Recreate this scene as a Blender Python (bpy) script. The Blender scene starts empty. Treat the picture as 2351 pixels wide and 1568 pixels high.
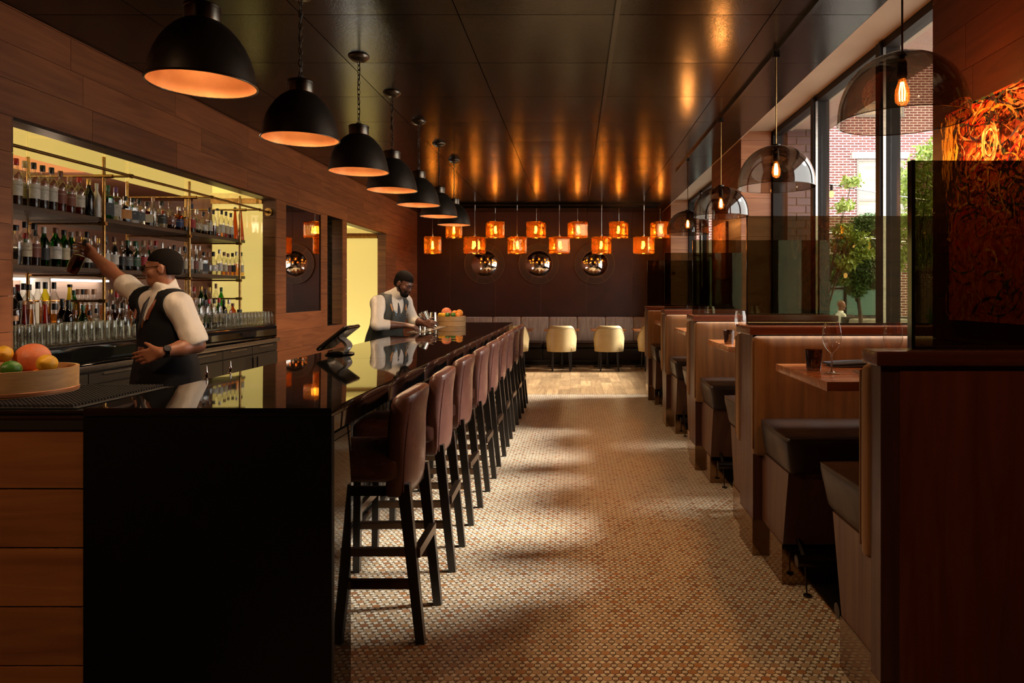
import bpy, bmesh, math, random
import numpy as np
from mathutils import Vector, Matrix

R = math.radians
PI = math.pi
sc = bpy.context.scene
col = sc.collection
rng = random.Random(7)

# ---------------------------------------------------------------- camera
cam_d = bpy.data.cameras.new('camera')
cam_d.sensor_width = 36.0
cam_d.lens = 24.0
cam_d.shift_x = -146.5 / 2351
cam_d.shift_y = -112.0 / 2351
cam_d.clip_start = 0.05
cam_d.clip_end = 200
cam = bpy.data.objects.new('camera', cam_d)
col.objects.link(cam)
cam.location = (0, 0, 1.45)
cam.rotation_euler = (R(90), 0, 0)
sc.camera = cam

# ---------------------------------------------------------------- sky, daylight, exposure
SKY = 3.5
world = bpy.data.worlds.new('world')
sc.world = world
world.use_nodes = True
wn = world.node_tree
wn.nodes['Background'].inputs[0].default_value = (1.0, 0.97, 0.93, 1)
wn.nodes['Background'].inputs[1].default_value = SKY
vs = sc.view_settings
vs.view_transform = 'Standard'
vs.look = 'None'
vs.gamma = 1.0
vs.use_curve_mapping = False
vs.exposure = 0.55
cy = sc.cycles
cy.max_bounces = 7
cy.diffuse_bounces = 3
cy.glossy_bounces = 4
cy.transmission_bounces = 5
cy.transparent_max_bounces = 28
cy.caustics_reflective = False
cy.caustics_refractive = False
cy.sample_clamp_indirect = 3.0
cy.sample_clamp_direct = 12.0
cy.use_denoising = True
cy.use_adaptive_sampling = True
cy.adaptive_threshold = 0.03
cy.blur_glossy = 0.6

# hazy daylight slanting in through the street windows
sun_d = bpy.data.lights.new('daylight', 'SUN')
sun_d.energy = 13.5
sun_d.angle = R(15)
sun_d.color = (1.0, .965, .92)
sun = bpy.data.objects.new('daylight', sun_d)
col.objects.link(sun)
sun.location = (12, 8, 10)
sun.rotation_euler = Vector((-1, -.12, -.74)).to_track_quat('-Z', 'Y').to_euler()

def lamp(name, loc, power, color, radius=0.03, kind='POINT', parent=None, spot=None):
    l = bpy.data.lights.new(name, kind)
    l.energy = power
    l.color = color
    l.shadow_soft_size = radius
    if kind == 'SPOT':
        l.spot_size = R(spot or 120)
        l.spot_blend = 0.5
    o = bpy.data.objects.new(name, l)
    col.objects.link(o)
    o.location = loc
    o.parent = parent
    return o

# ---------------------------------------------------------------- materials
MATS = {}
def _new(name):
    m = bpy.data.materials.new(name)
    m.use_nodes = True
    nt = m.node_tree
    nt.nodes.clear()
    out = nt.nodes.new('ShaderNodeOutputMaterial')
    MATS[name] = m
    return m, nt, out

def c4(c):
    return (c[0], c[1], c[2], 1.0)

def pos_vec(nt, scale, rnd=True, obj=False):
    """world position (plus a per-object offset) stretched by scale"""
    if obj:
        g = nt.nodes.new('ShaderNodeTexCoord').outputs['Object']
    else:
        g = nt.nodes.new('ShaderNodeNewGeometry').outputs['Position']
    v = g
    if rnd:
        oi = nt.nodes.new('ShaderNodeObjectInfo')
        mul = nt.nodes.new('ShaderNodeMath'); mul.operation = 'MULTIPLY'; mul.inputs[1].default_value = 37.0
        nt.links.new(oi.outputs['Random'], mul.inputs[0])
        add = nt.nodes.new('ShaderNodeVectorMath'); add.operation = 'ADD'
        nt.links.new(g, add.inputs[0]); nt.links.new(mul.outputs[0], add.inputs[1])
        v = add.outputs[0]
    m = nt.nodes.new('ShaderNodeVectorMath'); m.operation = 'MULTIPLY'
    m.inputs[1].default_value = scale
    nt.links.new(v, m.inputs[0])
    return m.outputs[0]

def PB(name, c, c2=None, scale=(6, 6, 6), detail=5, lo=.35, hi=.65, rough=.5, rough2=None, metal=0.0, spec=.5,
       bump=0.0, bscale=None, rnd=0.0, coat=0.0, emit=None, estr=0.0, obj=False, sheen=0.0, trans=0.0, distort=0.0, crackle=None, ior=1.5):
    m, nt, out = _new(name)
    p = nt.nodes.new('ShaderNodeBsdfPrincipled')
    nt.links.new(p.outputs[0], out.inputs[0])
    p.inputs['Base Color'].default_value = c4(c)
    p.inputs['Roughness'].default_value = rough
    p.inputs['Metallic'].default_value = metal
    p.inputs['Specular IOR Level'].default_value = spec
    p.inputs['Coat Weight'].default_value = coat
    p.inputs['Coat Roughness'].default_value = 0.08
    p.inputs['Sheen Weight'].default_value = sheen
    p.inputs['Transmission Weight'].default_value = trans
    p.inputs['IOR'].default_value = ior
    if emit:
        p.inputs['Emission Color'].default_value = c4(emit)
        p.inputs['Emission Strength'].default_value = estr
    fac = None
    if c2 is not None:
        n = nt.nodes.new('ShaderNodeTexNoise')
        n.inputs['Scale'].default_value = 1.0
        n.inputs['Detail'].default_value = detail
        n.inputs['Distortion'].default_value = distort
        nt.links.new(pos_vec(nt, scale, True, obj), n.inputs['Vector'])
        mr = nt.nodes.new('ShaderNodeMapRange')
        mr.inputs['From Min'].default_value = lo
        mr.inputs['From Max'].default_value = hi
        nt.links.new(n.outputs['Fac'], mr.inputs['Value'])
        fac = mr.outputs[0]
        mx = nt.nodes.new('ShaderNodeMix'); mx.data_type = 'RGBA'
        mx.inputs[6].default_value = c4(c); mx.inputs[7].default_value = c4(c2)
        nt.links.new(fac, mx.inputs[0])
        colr = mx.outputs[2]
        if rnd:
            oi = nt.nodes.new('ShaderNodeObjectInfo')
            r2 = nt.nodes.new('ShaderNodeMapRange')
            r2.inputs['To Min'].default_value = 1 - rnd
            r2.inputs['To Max'].default_value = 1 + rnd
            nt.links.new(oi.outputs['Random'], r2.inputs['Value'])
            hs = nt.nodes.new('ShaderNodeHueSaturation')
            nt.links.new(r2.outputs[0], hs.inputs['Value'])
            nt.links.new(colr, hs.inputs['Color'])
            colr = hs.outputs[0]
        nt.links.new(colr, p.inputs['Base Color'])
        if rough2 is not None:
            r3 = nt.nodes.new('ShaderNodeMapRange')
            r3.inputs['To Min'].default_value = rough
            r3.inputs['To Max'].default_value = rough2
            nt.links.new(fac, r3.inputs['Value'])
            nt.links.new(r3.outputs[0], p.inputs['Roughness'])
    if bump:
        b = nt.nodes.new('ShaderNodeBump')
        b.inputs['Strength'].default_value = bump
        b.inputs['Distance'].default_value = 0.01
        if crackle:
            v = nt.nodes.new('ShaderNodeTexVoronoi'); v.feature = 'DISTANCE_TO_EDGE'
            v.inputs['Scale'].default_value = crackle
            nz = nt.nodes.new('ShaderNodeTexNoise'); nz.inputs['Scale'].default_value = crackle * .6
            pv = pos_vec(nt, (1, 1, 1), True, obj)
            nt.links.new(pv, nz.inputs['Vector'])
            ad = nt.nodes.new('ShaderNodeMix'); ad.data_type = 'RGBA'; ad.blend_type = 'LINEAR_LIGHT'; ad.inputs[0].default_value = .12
            nt.links.new(pv, ad.inputs[6]); nt.links.new(nz.outputs['Color'], ad.inputs[7])
            nt.links.new(ad.outputs[2], v.inputs['Vector'])
            mr2 = nt.nodes.new('ShaderNodeMapRange'); mr2.inputs['From Max'].default_value = .12
            nt.links.new(v.outputs['Distance'], mr2.inputs['Value'])
            nt.links.new(mr2.outputs[0], b.inputs['Height'])
        else:
            n2 = nt.nodes.new('ShaderNodeTexNoise')
            n2.inputs['Scale'].default_value = 1.0
            n2.inputs['Detail'].default_value = 4
            nt.links.new(pos_vec(nt, bscale or scale, True, obj), n2.inputs['Vector'])
            nt.links.new(n2.outputs['Fac'], b.inputs['Height'])
        nt.links.new(b.outputs[0], p.inputs['Normal'])
    return m

def GL(name, tint, edge=None, ior=1.45, rough=0.0, bump=0.0, bscale=(20, 20, 20), refl=(1, 1, 1), fac_add=0.0, refract=0.0, glow=None):
    """clear or tinted glass sheet: see-through tint at the centre, deeper tint and reflection at the edge"""
    m, nt, out = _new(name)
    tr = nt.nodes.new('ShaderNodeBsdfTransparent')
    lw = nt.nodes.new('ShaderNodeLayerWeight'); lw.inputs['Blend'].default_value = 0.35
    if edge is not None:
        mx = nt.nodes.new('ShaderNodeMix'); mx.data_type = 'RGBA'
        mx.inputs[6].default_value = c4(tint); mx.inputs[7].default_value = c4(edge)
        nt.links.new(lw.outputs['Facing'], mx.inputs[0])
        nt.links.new(mx.outputs[2], tr.inputs['Color'])
    else:
        tr.inputs['Color'].default_value = c4(tint)
    base = tr.outputs[0]
    if refract:
        rf = nt.nodes.new('ShaderNodeBsdfRefraction')
        rf.inputs['IOR'].default_value = ior
        rf.inputs['Color'].default_value = c4(tint)
        ms = nt.nodes.new('ShaderNodeMixShader'); ms.inputs[0].default_value = refract
        nt.links.new(base, ms.inputs[1]); nt.links.new(rf.outputs[0], ms.inputs[2])
        base = ms.outputs[0]
    if glow:
        tl = nt.nodes.new('ShaderNodeBsdfTranslucent'); tl.inputs['Color'].default_value = c4(glow[0])
        mg = nt.nodes.new('ShaderNodeMixShader'); mg.inputs[0].default_value = glow[1]
        nt.links.new(base, mg.inputs[1]); nt.links.new(tl.outputs[0], mg.inputs[2])
        base = mg.outputs[0]
    gl = nt.nodes.new('ShaderNodeBsdfGlossy'); gl.inputs['Roughness'].default_value = rough
    gl.inputs['Color'].default_value = c4(refl)
    # Schlick reflectance, the same from either side of the sheet
    l5 = nt.nodes.new('ShaderNodeLayerWeight'); l5.inputs['Blend'].default_value = 0.5
    pw = nt.nodes.new('ShaderNodeMath'); pw.operation = 'POWER'; pw.inputs[1].default_value = 5.0
    nt.links.new(l5.outputs['Facing'], pw.inputs[0])
    f0 = ((ior - 1) / (ior + 1)) ** 2
    sch = nt.nodes.new('ShaderNodeMath'); sch.operation = 'MULTIPLY_ADD'; sch.inputs[1].default_value = 1 - f0; sch.inputs[2].default_value = f0
    nt.links.new(pw.outputs[0], sch.inputs[0])
    f = sch.outputs[0]
    if fac_add:
        a = nt.nodes.new('ShaderNodeMath'); a.operation = 'ADD'; a.inputs[1].default_value = fac_add; a.use_clamp = True
        nt.links.new(f, a.inputs[0]); f = a.outputs[0]
    if bump:
        b = nt.nodes.new('ShaderNodeBump'); b.inputs['Strength'].default_value = bump; b.inputs['Distance'].default_value = .01
        n2 = nt.nodes.new('ShaderNodeTexNoise'); n2.inputs['Scale'].default_value = 1
        nt.links.new(pos_vec(nt, bscale, True), n2.inputs['Vector'])
        nt.links.new(n2.outputs['Fac'], b.inputs['Height'])
        nt.links.new(b.outputs[0], gl.inputs['Normal'])
        if refract: nt.links.new(b.outputs[0], rf.inputs['Normal'])
    ms = nt.nodes.new('ShaderNodeMixShader')
    nt.links.new(f, ms.inputs[0]); nt.links.new(base, ms.inputs[1]); nt.links.new(gl.outputs[0], ms.inputs[2])
    nt.links.new(ms.outputs[0], out.inputs[0])
    return m

def EM(name, c, s):
    m, nt, out = _new(name)
    e = nt.nodes.new('ShaderNodeEmission')
    e.inputs[0].default_value = c4(c); e.inputs[1].default_value = s
    nt.links.new(e.outputs[0], out.inputs[0])
    return m

# ---------------------------------------------------------------- mesh helpers
def softgrid(h, r, n):
    """rounded box as vertex/face lists, half sizes h, corner radius r, n cells per side"""
    hx, hy, hz = h
    r = min(r, hx * .999, hy * .999, hz * .999)
    ts = [math.sin(PI / 2 * (2 * i / n - 1)) for i in range(n + 1)]
    key = {}; V = []; F = []
    def vid(a, b, c):
        k = (round(a, 6), round(b, 6), round(c, 6))
        if k not in key:
            P = (a * hx, b * hy, c * hz)
            I = [max(-(H - r), min(H - r, q)) for q, H in zip(P, h)]
            D = [p - i for p, i in zip(P, I)]
            L = math.sqrt(sum(d * d for d in D))
            key[k] = len(V)
            V.append(tuple(i + d / L * r for i, d in zip(I, D)) if L > 1e-9 else P)
        return key[k]
    for s in (-1, 1):
        for i in range(n):
            for j in range(n):
                a, b, c, d = ts[i], ts[i + 1], ts[j], ts[j + 1]
                for q in ([(s, a, c), (s, b, c), (s, b, d), (s, a, d)], [(a, s, c), (a, s, d), (b, s, d), (b, s, c)], [(a, c, s), (b, c, s), (b, d, s), (a, d, s)]):
                    if s < 0: q = q[::-1]
                    F.append([vid(*p) for p in q])
    return V, F

class B:
    def __init__(self):
        self.v = []; self.f = []
    def add(self, V, F, mat=None):
        o = len(self.v)
        if mat is not None:
            V = [tuple(mat @ Vector(p)) for p in V]
        self.v.extend([tuple(p) for p in V])
        self.f.extend([[i + o for i in f] for f in F])
        return self
    def box(self, x0, x1, y0, y1, z0, z1, mat=None):
        V = [(x0, y0, z0), (x1, y0, z0), (x1, y1, z0), (x0, y1, z0), (x0, y0, z1), (x1, y0, z1), (x1, y1, z1), (x0, y1, z1)]
        F = [(0, 3, 2, 1), (4, 5, 6, 7), (0, 1, 5, 4), (1, 2, 6, 5), (2, 3, 7, 6), (3, 0, 4, 7)]
        return self.add(V, F, mat)
    def rbox(self, x0, x1, y0, y1, z0, z1, r=.01, n=6, fn=None, mat=None):
        V, F = softgrid(((x1 - x0) / 2, (y1 - y0) / 2, (z1 - z0) / 2), r, n)
        c = ((x0 + x1) / 2, (y0 + y1) / 2, (z0 + z1) / 2)
        V = [(p[0] + c[0], p[1] + c[1], p[2] + c[2]) for p in V]
        if fn: V = [fn(*p) for p in V]
        return self.add(V, F, mat)
    def tube(self, p, q, r0, r1=None, n=12, cap=True, mat=None):
        return self.path([p, q], [r0, r0 if r1 is None else r1], n, cap, mat)
    def path(self, pts, r, n=8, cap=True, mat=None):
        pts = [Vector(p) for p in pts]
        if not isinstance(r, (list, tuple)): r = [r] * len(pts)
        V = []; F = []
        up = None
        for i, p in enumerate(pts):
            t = (pts[min(i + 1, len(pts) - 1)] - pts[max(i - 1, 0)]).normalized()
            if up is None:
                up = t.orthogonal().normalized()
            up = (up - t * up.dot(t))
            up = up.normalized() if up.length > 1e-6 else t.orthogonal().normalized()
            w = t.cross(up)
            for k in range(n):
                a = 2 * PI * k / n
                V.append(tuple(p + (up * math.cos(a) + w * math.sin(a)) * r[i]))
        for i in range(len(pts) - 1):
            for k in range(n):
                F.append((i * n + k, i * n + (k + 1) % n, (i + 1) * n + (k + 1) % n, (i + 1) * n + k))
        if cap:
            F.append(tuple(range(n))[::-1]); F.append(tuple(range((len(pts) - 1) * n, len(pts) * n)))
        return self.add(V, F, mat)
    def lathe(self, prof, n=24, c=(0, 0, 0), cap0=False, cap1=False, mat=None, sq=0.0):
        V = []; F = []
        for (r, z) in prof:
            for k in range(n):
                a = 2 * PI * k / n
                x, y = math.cos(a), math.sin(a)
                s = 1.0
                if sq:
                    p = 2 + sq * 10
                    s = 1 / (abs(x) ** p + abs(y) ** p) ** (1 / p)
                V.append((c[0] + r * x * s, c[1] + r * y * s, c[2] + z))
        for i in range(len(prof) - 1):
            for k in range(n):
                F.append((i * n + k, i * n + (k + 1) % n, (i + 1) * n + (k + 1) % n, (i + 1) * n + k))
        if cap0: F.append(tuple(range(n))[::-1])
        if cap1: F.append(tuple(range((len(prof) - 1) * n, len(prof) * n)))
        return self.add(V, F, mat)
    def prism(self, poly, lo, hi, axis='y', mat=None):
        """poly in the two other axes (x,z for y; y,z for x; x,y for z)"""
        n = len(poly); V = []
        for h in (lo, hi):
            for (a, b) in poly:
                V.append((a, h, b) if axis == 'y' else (h, a, b) if axis == 'x' else (a, b, h))
        F = [tuple(range(n)), tuple(range(n, 2 * n))[::-1]]
        for i in range(n):
            j = (i + 1) % n
            F.append((i, i + n, j + n, j))
        return self.add(V, F, mat)
    def ell(self, c, rx, ry=None, rz=None, n=16, m=10, mat=None):
        ry = rx if ry is None else ry; rz = rx if rz is None else rz
        V = [(c[0], c[1], c[2] - rz)]; F = []
        for i in range(1, m):
            t = -PI / 2 + PI * i / m
            for k in range(n):
                a = 2 * PI * k / n
                V.append((c[0] + rx * math.cos(t) * math.cos(a), c[1] + ry * math.cos(t) * math.sin(a), c[2] + rz * math.sin(t)))
        V.append((c[0], c[1], c[2] + rz))
        for k in range(n): F.append((0, 1 + (k + 1) % n, 1 + k))
        for i in range(m - 2):
            for k in range(n):
                F.append((1 + i * n + k, 1 + i * n + (k + 1) % n, 1 + (i + 1) * n + (k + 1) % n, 1 + (i + 1) * n + k))
        t = 1 + (m - 2) * n
        for k in range(n): F.append((t + k, t + (k + 1) % n, len(V) - 1))
        return self.add(V, F, mat)
    def torus(self, c, Rr, r, n=24, m=8, mat=None, sx=1.0, sy=1.0):
        V = []; F = []
        for i in range(n):
            a = 2 * PI * i / n
            for k in range(m):
                b = 2 * PI * k / m
                q = Rr + r * math.cos(b)
                V.append((c[0] + q * math.cos(a) * sx, c[1] + q * math.sin(a) * sy, c[2] + r * math.sin(b)))
        for i in range(n):
            for k in range(m):
                F.append((i * m + k, ((i + 1) % n) * m + k, ((i + 1) % n) * m + (k + 1) % m, i * m + (k + 1) % m))
        return self.add(V, F, mat)
    def mesh(self, name, mat, origin=(0, 0, 0), smooth=False):
        me = bpy.data.meshes.new(name)
        ox, oy, oz = origin
        me.from_pydata([(x - ox, y - oy, z - oz) for x, y, z in self.v], [], self.f)
        bm = bmesh.new(); bm.from_mesh(me)
        bmesh.ops.recalc_face_normals(bm, faces=bm.faces)
        bm.to_mesh(me); bm.free()
        if mat is not None: me.materials.append(mat)
        if smooth:
            me.shade_smooth()
            me.set_sharp_from_angle(angle=R(smooth if smooth is not True else 38))
        return me
    def build(self, name, mat, parent=None, smooth=False, local=False):
        """verts are world coordinates unless local; parent must be unrotated then"""
        org = (0, 0, 0)
        if parent is not None and not local:
            org = world_loc(parent)
        elif parent is None and not local:
            xs = list(zip(*self.v))
            org = ((min(xs[0]) + max(xs[0])) / 2, (min(xs[1]) + max(xs[1])) / 2, min(xs[2]))
        o = bpy.data.objects.new(name, self.mesh(name, mat, org, smooth))
        col.objects.link(o)
        if parent is not None: o.parent = parent
        elif not local: o.location = org
        return o

def world_loc(o):
    v = Vector(o.location); p = o.parent
    while p is not None:
        v = v + Vector(p.location); p = p.parent
    return v

def inst(name, me, parent=None, loc=(0, 0, 0), rz=0.0):
    o = bpy.data.objects.new(name, me); col.objects.link(o)
    o.parent = parent; o.location = loc; o.rotation_euler = (0, 0, rz)
    return o

def tag(o, label=None, cat=None, group=None, kind=None):
    if label: o['label'] = label
    if cat: o['category'] = cat
    if group: o['group'] = group
    if kind: o['kind'] = kind
    return o

def thing(name, label, cat, loc=(0, 0, 0), rz=0.0, group=None):
    o = bpy.data.objects.new(name, None); col.objects.link(o)
    o.empty_display_size = .1
    o.location = loc; o.rotation_euler = (0, 0, rz)
    return tag(o, label, cat, group)

def copy_tree(o, parent=None, loc=None, rz=None, label=None):
    c = o.copy(); col.objects.link(c); c.parent = parent
    if loc is not None: c.location = loc
    if rz is not None: c.rotation_euler = (0, 0, rz)
    if label: c['label'] = label
    for ch in list(o.children): copy_tree(ch, c)
    return c

def struct(o):
    o['kind'] = 'structure'
    return o

ONES = ['zeroth', 'first', 'second', 'third', 'fourth', 'fifth', 'sixth', 'seventh', 'eighth', 'ninth', 'tenth', 'eleventh', 'twelfth', 'thirteenth',
        'fourteenth', 'fifteenth', 'sixteenth', 'seventeenth', 'eighteenth', 'nineteenth', 'twentieth']
def nth(n):
    if n <= 20: return ONES[n]
    t = {2: 'twent', 3: 'thirt', 4: 'fort', 5: 'fift'}[n // 10]
    return t + 'ieth' if n % 10 == 0 else t + 'y-' + ONES[n % 10]

def grain(name, c, c2, axis='y', rough=.4, rnd=.18, coat=0.0, fine=1.0, spec=.45, bump=.08):
    s = {'x': (1.1, 14, 14), 'y': (14, 1.1, 14), 'z': (14, 14, 1.1)}[axis]
    s = tuple(q * fine for q in s)
    return PB(name, c, c2, scale=s, detail=7, lo=.3, hi=.7, rough=rough, rough2=rough + .12, rnd=rnd, coat=coat, spec=spec, bump=bump, bscale=tuple(q * 3 for q in s), distort=1.2)

# materials of the place
W_WALL = grain('oak_wall', (.31, .108, .037), (.185, .060, .021), 'y', rough=.42)
W_WALLX = grain('oak_wall_return', (.25, .11, .04), (.15, .058, .022), 'x', rough=.42)
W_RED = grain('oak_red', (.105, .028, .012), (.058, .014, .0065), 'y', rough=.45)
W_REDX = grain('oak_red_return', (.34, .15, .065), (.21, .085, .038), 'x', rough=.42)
W_FRONT = grain('oak_counter_front', (.30, .115, .034), (.17, .056, .017), 'x', rough=.36)
W_FLOOR = grain('oak_floor', (.36, .225, .105), (.21, .12, .055), 'y', rough=.36, rnd=.3)
W_CAP = grain('mahogany_cap', (.125, .033, .014), (.062, .015, .007), 'x', rough=.22, coat=.25, rnd=.05)
W_BOOTH = grain('walnut_booth', (.068, .021, .011), (.036, .011, .006), 'z', rough=.33, rnd=.05)
W_BASE = grain('walnut_base', (.085, .033, .013), (.05, .018, .008), 'z', rough=.36, rnd=.05)
W_TABLE = grain('walnut_table', (.36, .13, .042), (.20, .064, .02), 'x', rough=.2, coat=.3, rnd=.05)
BLACK = PB('black_stone', (.004, .004, .004), rough=.03, spec=.6)
BLACKM = PB('black_lacquer', (.004, .0035, .003), rough=.2, spec=.4)
EBONY = PB('ebony_legs', (.010, .008, .0075), (.016, .012, .010), scale=(9, 9, 40), rough=.3)
CEILM = PB('dark_leather_ceiling', (.012, .0075, .0055), (.008, .005, .0036), scale=(2, 2, 2), rough=.2, rnd=.12, bump=.035, crackle=24.0, spec=.22)
BACKM = PB('dark_leather_wall', (.046, .013, .0075), (.033, .0095, .0058), scale=(3, 3, 3), rough=.38, rough2=.5, rnd=.08, bump=.08, crackle=26.0)
GROUT = PB('dark_grout', (.012, .008, .006), rough=.8)
BRASS = PB('aged_brass', (.42, .25, .085), (.28, .16, .05), scale=(30, 30, 30), rough=.28, rough2=.42, metal=1)
BRONZE = PB('dark_bronze', (.075, .055, .042), (.05, .037, .03), scale=(12, 12, 12), rough=.34, metal=1)
STEEL = PB('brushed_steel', (.52, .48, .43), (.42, .38, .34), scale=(4, 80, 80), rough=.26, metal=1)
CHROME = PB('chrome', (.75, .73, .70), rough=.08, metal=1)
SILVER = PB('polished_silver', (.85, .80, .66), rough=.07, metal=1)
MIRROR = PB('mirror', (.80, .78, .74), rough=.01, metal=1)
PLASTER = PB('beige_plaster', (.33, .265, .195), (.29, .23, .17), scale=(2, 2, 2), rough=.8)
DARKF = PB('dark_window_frame', (.012, .0085, .007), rough=.6, spec=.2)
YELLOW = PB('yellow_backlit_glass', (.50, .40, .12), (.47, .375, .11), scale=(.7, .7, .7), rough=.12, emit=(1.0, .73, .20), estr=.42)
YGLASS = PB('gold_mirror_added_glow', (.70, .56, .20), rough=.06, metal=.75, emit=(1.0, .72, .17), estr=.40)  # mirror glass is no lamp: the glow stands for light falling on it
WHITE = PB('white_paint', (.75, .72, .68), rough=.5)

# ================================================================ the room shell
XL, XR, XW, HC, YB, YN = -3.39, 1.85, 2.17, 3.17, 14.6, -2.2
FLOOR_SPLIT = 9.75

# ---------------------------------------------------------------- floor: mosaic, oak boards, booth strip
floor = struct(B().box(XL - .2, XW + .1, YN, YB + .1, -.12, -.0035).build('floor', GROUT))

TILE_COLS = [(.36, .235, .13), (.33, .18, .082), (.29, .13, .05), (.35, .22, .115), (.24, .11, .05), (.30, .175, .085), (.38, .265, .155), (.31, .15, .068), (.36, .24, .14), (.37, .25, .14)]
CREAM = [(.56, .48, .36), (.52, .44, .325), (.60, .52, .40)]
UMBER = [(.17, .105, .055), (.15, .09, .048)]
def tile_mat():
    m, nt, out = _new('mosaic_stone')
    p = nt.nodes.new('ShaderNodeBsdfPrincipled')
    a = nt.nodes.new('ShaderNodeVertexColor'); a.layer_name = 'stone'
    n = nt.nodes.new('ShaderNodeTexNoise'); n.inputs['Scale'].default_value = 1.0; n.inputs['Detail'].default_value = 4
    n.inputs['Distortion'].default_value = 1.5
    nt.links.new(pos_vec(nt, (60, 170, 60), True), n.inputs['Vector'])
    mr = nt.nodes.new('ShaderNodeMapRange'); mr.inputs['To Min'].default_value = .72; mr.inputs['To Max'].default_value = 1.25
    nt.links.new(n.outputs['Fac'], mr.inputs['Value'])
    hs = nt.nodes.new('ShaderNodeHueSaturation')
    nt.links.new(a.outputs['Color'], hs.inputs['Color']); nt.links.new(mr.outputs[0], hs.inputs['Value'])
    nt.links.new(hs.outputs[0], p.inputs['Base Color'])
    p.inputs['Roughness'].default_value = .30
    p.inputs['Specular IOR Level'].default_value = .5
    nt.links.new(p.outputs[0], out.inputs[0])
    return m
STONE = tile_mat()

TP, TR, TW, TA, TBB = .0596, .0455, .0368, .0094, .0180
TN = TP - TW
TC = TR - TBB
HEX = [(-TW / 2, -TA), (0, -TBB), (TW / 2, -TA), (TW / 2, TA), (0, TBB), (-TW / 2, TA)]
NRECT = [(TP / 2 - TN / 2, -TA), (TP / 2 + TN / 2, -TA), (TP / 2 + TN / 2, TA), (TP / 2 - TN / 2, TA)]
TRI1 = [(TP / 2 - TN / 2, TA), (TP / 2 + TN / 2, TA), (TP / 2, TC)]
TRI2 = [(TP / 2 + TN / 2, -TA), (TP / 2 - TN / 2, -TA), (TP / 2, -TC)]
RH1 = [(0, TBB), (TW / 2, TA), (TP / 2, TC), (TN / 2, TR - TA)]
RH2 = [(0, TBB), (-TN / 2, TR - TA), (-TP / 2, TC), (-TW / 2, TA)]
def shrink(poly, g):
    cx = sum(p[0] for p in poly) / len(poly); cy_ = sum(p[1] for p in poly) / len(poly)
    n = len(poly); out = []
    for i in range(n):
        a, b, c = Vector(poly[i - 1]), Vector(poly[i]), Vector(poly[(i + 1) % n])
        d1 = (b - a).normalized(); d2 = (c - b).normalized()
        n1 = Vector((-d1.y, d1.x)); n2 = Vector((-d2.y, d2.x))
        k = 1 + n1.dot(n2)
        out.append(tuple(b + (n1 + n2) * (g / max(k, .25))))
    return out
G = .0011
SHAPES = {'hex': shrink(HEX, G * 1.45), 'rect': shrink(NRECT, G * 1.5), 'tri1': shrink(TRI1, G * .9), 'tri2': shrink(TRI2, G * .9), 'rh1': shrink(RH1, G * 1.15), 'rh2': shrink(RH2, G * 1.15)}

def colour_attr(me, cols):
    at = me.color_attributes.new('stone', 'FLOAT_COLOR', 'CORNER')
    at.data.foreach_set('color', np.asarray(cols, dtype=np.float32).ravel())

tile_cells = []
ny0, ny1 = int(1.2 / TR), int(FLOOR_SPLIT / TR)
for j in range(ny0, ny1):
    yy = j * TR + TBB
    off = (TP / 2) if j % 2 else 0.0
    for i in range(int(-1.345 / TP), int(1.19 / TP) + 1):
        tile_cells.append((i * TP + off, yy))
def in_frame(x, y):
    px = 1322 + x * 1567 / y; py = 672 + 1.45 * 1567 / y
    return 800 < px < 2010 and py < 1580
near = sorted([c for c in tile_cells if in_frame(*c)], key=lambda c: c[1])[:300]
near_set = set(near)
hex_meshes = []
for k, c in enumerate(TILE_COLS):
    b = B().prism(SHAPES['hex'], -.0034, .0, 'z')
    me = b.mesh('tile', STONE)
    colour_attr(me, [c4(c)] * len(me.loops))
    hex_meshes.append(me)
for (x, y) in near:
    inst('tile', rng.choice(hex_meshes), floor, (x - floor.location.x, y - floor.location.y, -floor.location.z + rng.uniform(-.0003, .0003)))
V = []; F = []; C = []
for (x, y) in tile_cells:
    for kind, poly in SHAPES.items():
        if kind == 'hex':
            if (x, y) in near_set: continue
            c = rng.choice(TILE_COLS)
        elif kind.startswith('tri'): c = rng.choice(UMBER)
        else: c = rng.choice(CREAM)
        n = len(poly); o = len(V)
        z = rng.uniform(-.0003, .0003)
        V.extend([(x + a, y + b_, z) for a, b_ in poly])
        V.extend([(x + a, y + b_, -.0034) for a, b_ in poly])
        F.append(tuple(range(o, o + n)))
        C.extend([c4(c)] * n)
        for i in range(n):
            j = (i + 1) % n
            F.append((o + i, o + i + n, o + j + n, o + j)); C.extend([c4(c)] * 4)
me = bpy.data.meshes.new('mosaic_tiles')
fl = floor.location
me.from_pydata([(a - fl.x, b_ - fl.y, c_ - fl.z) for a, b_, c_ in V], [], F)
colour_attr(me, C)
me.materials.append(STONE)
o = inst('mosaic_tiles', me, floor)
o['kind'] = 'stuff'; o['label'] = 'cream and tan mosaic stones of the aisle floor'

# oak boards of the dining end
x = XL
while x < XW:
    w = .165
    y = FLOOR_SPLIT - rng.uniform(0, .1)
    first = True
    while y < YB:
        L = rng.uniform(.35, 1.05)
        y0 = FLOOR_SPLIT if first else y
        y1 = min(y + L, YB)
        if y1 > y0 + .02:
            B().box(x + .0008, min(x + w, XW) - .0008, y0 + .0008, y1 - .0008, -.0035, .001).build('plank', W_FLOOR, floor)
        y = y1; first = False
    x += w
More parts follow.
